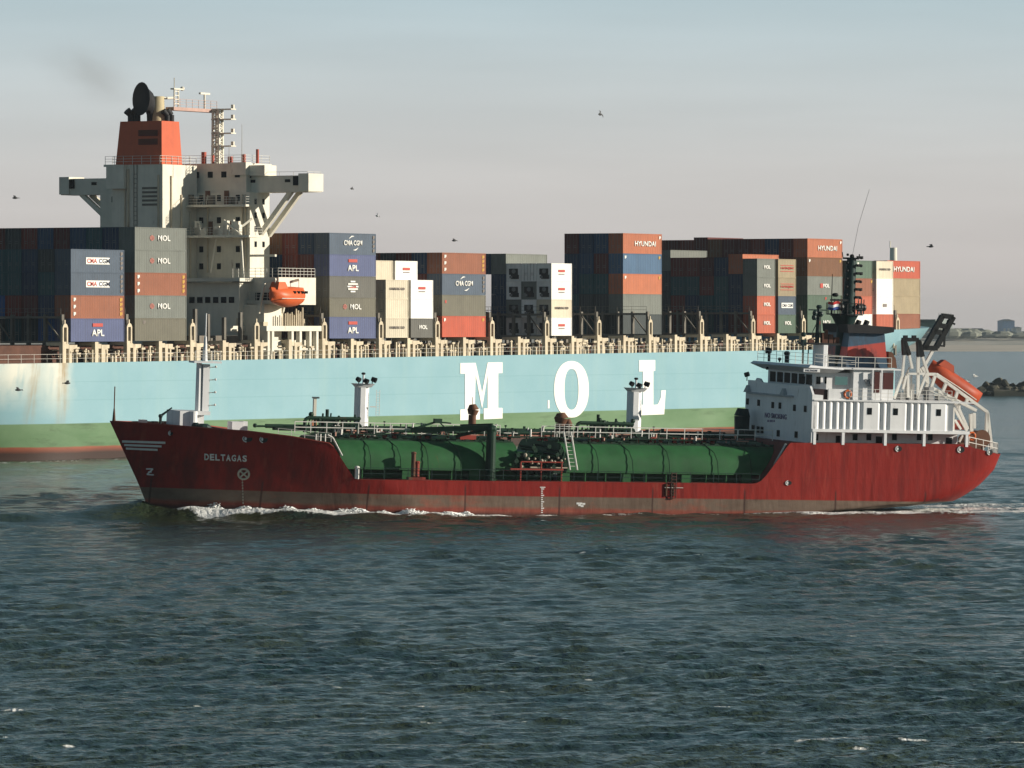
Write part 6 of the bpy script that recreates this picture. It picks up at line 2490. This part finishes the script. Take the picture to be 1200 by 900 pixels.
# stern gear under the ramp
mb = MB()
r = random.Random(8)
for k, (px, py, rr, m_) in enumerate(((1147, 514, 0.72, 0), (1133, 515, 0.42, 1))):
    x, z = G(px, py, 4)
    mb.tube((x, 3.4, z), (x, 5.0, z), rr, n=16)
    mb.tube((x, 3.3, z), (x, 3.4, z), rr * 1.15, n=16)
mb.box(G(1126, 518, 3)[0], G(1153, 518, 3)[0], 3, 5.4, zG0 - 0.6, zG0 + 0.1)
mb.build("mooring_winch", RBROWN, TANKER)
legs([((1117, 470), (1117, 505)), ((1118, 478), (1133, 505)), ((1124, 470), (1124, 480)), ((1119, 492), (1126, 503)), ((1128, 510), (1124, 518))], 1.6, 0.09, "stern_frame", WHT_DIRTY)
mb = MB()
for k in range(8):
    x, z = G(1118 + k * 1.7, 497 - (k * 37 % 11), 4.5)
    mb.box(x, x + 0.35, 4.5, 5.2, zG1 + 0.25, zG1 + 0.5 + 0.3 * (k % 3))
mb.each("rope_bin", REDP, TANKER)
mb = MB()
for px in (1052, 1062, 1072, 1085, 1098):
    x, z = G(px, 468, 5)
    mb.box(x, x + 0.5, 4.4, 5.5, zU, zU + r.uniform(0.4, 1.5))
mb.each("deck_locker", paint("locker_grey", (0.30, 0.30, 0.30), 0.6, 0.2, rust=0.2), TANKER)

# ================================================================== GULLS, SPRAY, SMOKE, AIR
def gull(px, py, Y, span, roll, heading, dark, label):
    Y, span = (Y * 1.5, span * 0.62) if Y < 500 else (Y, span * 0.5)
    c_ = at(px, py, Y)
    mat_ = paint("gull_grey" if dark else "gull_white", (0.10, 0.10, 0.10) if dark else (0.7, 0.69, 0.66), 0.8, 0.1, streak=0)
    mb = MB()
    rr = []
    for k in range(9):
        u = k / 8
        w = 0.13 * math.sin(math.pi * min(1, max(0.04, u * 0.92 + 0.05))) ** 0.7
        rr.append([(0.62 * (u - 0.45), w * math.cos(a), w * 0.9 * math.sin(a)) for a in [2 * math.pi * i / 8 for i in range(8)]])
    mb.rings(rr)
    mb.prism([(0.25, -0.04), (0.48, -0.13), (0.48, 0.13), (0.25, 0.04)], 2, -0.015, 0.015)
    for s in (-1, 1):
        h = span / 2
        st = [(-0.10, 0.10, 0.05, 0.03), (-0.17, 0.06, h * 0.45, 0.20), (-0.02, 0.10, h * 0.8, 0.14), (0.14, 0.16, h, 0.05)]
        for (a0, a1, y0, z0), (b0, b1, y1, z1) in zip(st, st[1:]):
            mb.hexa([(a0, s * y0, z0), (a1, s * y0, z0), (b1, s * y1, z1), (b0, s * y1, z1)],
                    [(a0, s * y0, z0 + 0.03), (a1, s * y0, z0 + 0.03), (b1, s * y1, z1 + 0.02), (b0, s * y1, z1 + 0.02)])
    o = mb.build("gull", mat_)
    o.location = c_
    o.rotation_euler = (roll, 0, heading)
    tag(o, label, "bird", "gulls in the air round the ships")
gull(703, 134, 380, 1.3, 1.0, 1.1, True, "dark gull high in the open sky above the middle of the picture")
gull(17.5, 232, 420, 1.2, 0.3, 0.3, True, "gull gliding at far left beside the bridge wing height")
gull(1091, 289, 430, 1.2, 0.3, 2.9, True, "gull in the sky right of the foremost containers")
gull(532, 282, 470, 0.7, 0.4, 0.6, True, "tiny gull just above the block with the red bottom box")
gull(442, 253, 470, 1.1, 0.9, 1.9, False, "white gull above the block right of the orange lifeboat")
gull(412, 221, 480, 0.7, 1.1, 1.2, True, "gull right of the end of the bridge wing")
gull(21, 457, 560, 1.2, 0.4, 0.4, True, "dark gull low against the aqua hull near the left edge")
gull(79, 449, 560, 1.2, 0.3, 3.3, True, "gull low over the hull left of the red bow")
gull(1142, 441, 700, 1.3, 0.4, 0.5, False, "white gull over the water beside the free fall boat")
gull(1132, 447, 700, 1.5, 0.2, 0.2, False, "white gull low near the breakwater's left end")

def spray():
    """Torn crest of the bow wave: many small sheets and drops in one broken mass."""
    r = random.Random(77)
    mb = MB()
    for k in range(9000):
        t = r.random() ** 1.15
        x = -32.4 + 25 * t
        hull = hull_y(x, 0.6)
        out = abs(r.gauss(0, 0.9)) + 0.05
        rise = min(1, (x + 32.6) / 3.0)
        crest = rise * (1.05 - 0.62 * t) * (0.72 + 0.28 * math.sin(x * 2.3) * math.sin(x * 0.9 + 1))
        puff = rise * (0.75 - 0.5 * t) * (0.5 + 0.5 * math.sin(x * 1.7 + 0.6) * math.sin(x * 0.61))
        z = crest * math.exp(-(out / 2.4) ** 2) + abs(r.gauss(0, 0.34)) * puff - 0.05
        s = r.uniform(0.02, 0.075)
        mb.ball((x, hull - out, z), s * r.uniform(1.2, 2.8), s * 1.2, s * r.uniform(0.6, 1.1), n=5, m=3)
    m, nt, p = new_mat("spray_white")
    p.inputs["Base Color"].default_value = (0.86, 0.86, 0.83, 1)
    p.inputs["Roughness"].default_value = 0.8
    p.inputs["Subsurface Weight"].default_value = 0.0
    o = mb.build("bow_spray", m, smooth=True)
    o.matrix_world = Matrix.Translation(GAS.o) @ Matrix.Rotation(math.radians(21), 4, 'Z')
    tag(o, kind="stuff")
spray()

def smoke():
    """Thin brown exhaust drifting aft and up from the duct, thickest at its middle."""
    c_ = BOX.world(30, 20, 0)
    mb = MB()
    mb.ball((0, 0, 0), 1.0, 1.0, 1.0, n=20, m=12)
    m = bpy.data.materials.new("smoke_air")
    m.use_nodes = True
    nt = m.node_tree
    nt.nodes.remove(nt.nodes["Principled BSDF"])
    ob = nd(nt, "ShaderNodeTexCoord").outputs["Object"]
    ln = nd(nt, "ShaderNodeVectorMath", operation='LENGTH')
    nt.links.new(ob, ln.inputs[0])
    fall = ramp(nt, ln.outputs["Value"], 0.0, 0.97, 1, 0)
    nz = ramp(nt, noise(nt, ob, 1.6, 3), 0.3, 0.7)
    den = math_(nt, 'MULTIPLY', math_(nt, 'MULTIPLY', fall, fall), math_(nt, 'MULTIPLY', nz, 0.12))
    v = nd(nt, "ShaderNodeVolumePrincipled")
    v.inputs["Color"].default_value = (0.30, 0.24, 0.19, 1)
    nt.links.new(den, v.inputs["Density"])
    nt.links.new(v.outputs[0], nt.nodes["Material Output"].inputs["Volume"])
    o = mb.build("funnel_smoke", m, smooth=True)
    o.location = (c_.x - 5.6, c_.y - 3, zt + 5.8)
    o.scale = (10.5, 6.0, 5.2)
    o.rotation_euler = (0, math.radians(24), 0)
    tag(o, kind="stuff")
smoke()

def haze():
    mb = MB().box(-2600, 2600, -60, 9100, -3.0, 62.0)
    m = bpy.data.materials.new("haze_air")
    m.use_nodes = True
    nt = m.node_tree
    nt.nodes.remove(nt.nodes["Principled BSDF"])
    v = nd(nt, "ShaderNodeVolumePrincipled")
    v.inputs["Color"].default_value = (0.74, 0.84, 0.92, 1)
    v.inputs["Density"].default_value = HAZE_DENSITY
    v.inputs["Anisotropy"].default_value = 0.3
    nt.links.new(v.outputs[0], nt.nodes["Material Output"].inputs["Volume"])
    tag(mb.build("haze", m), kind="stuff")
HAZE_DENSITY = 0.00004
haze()
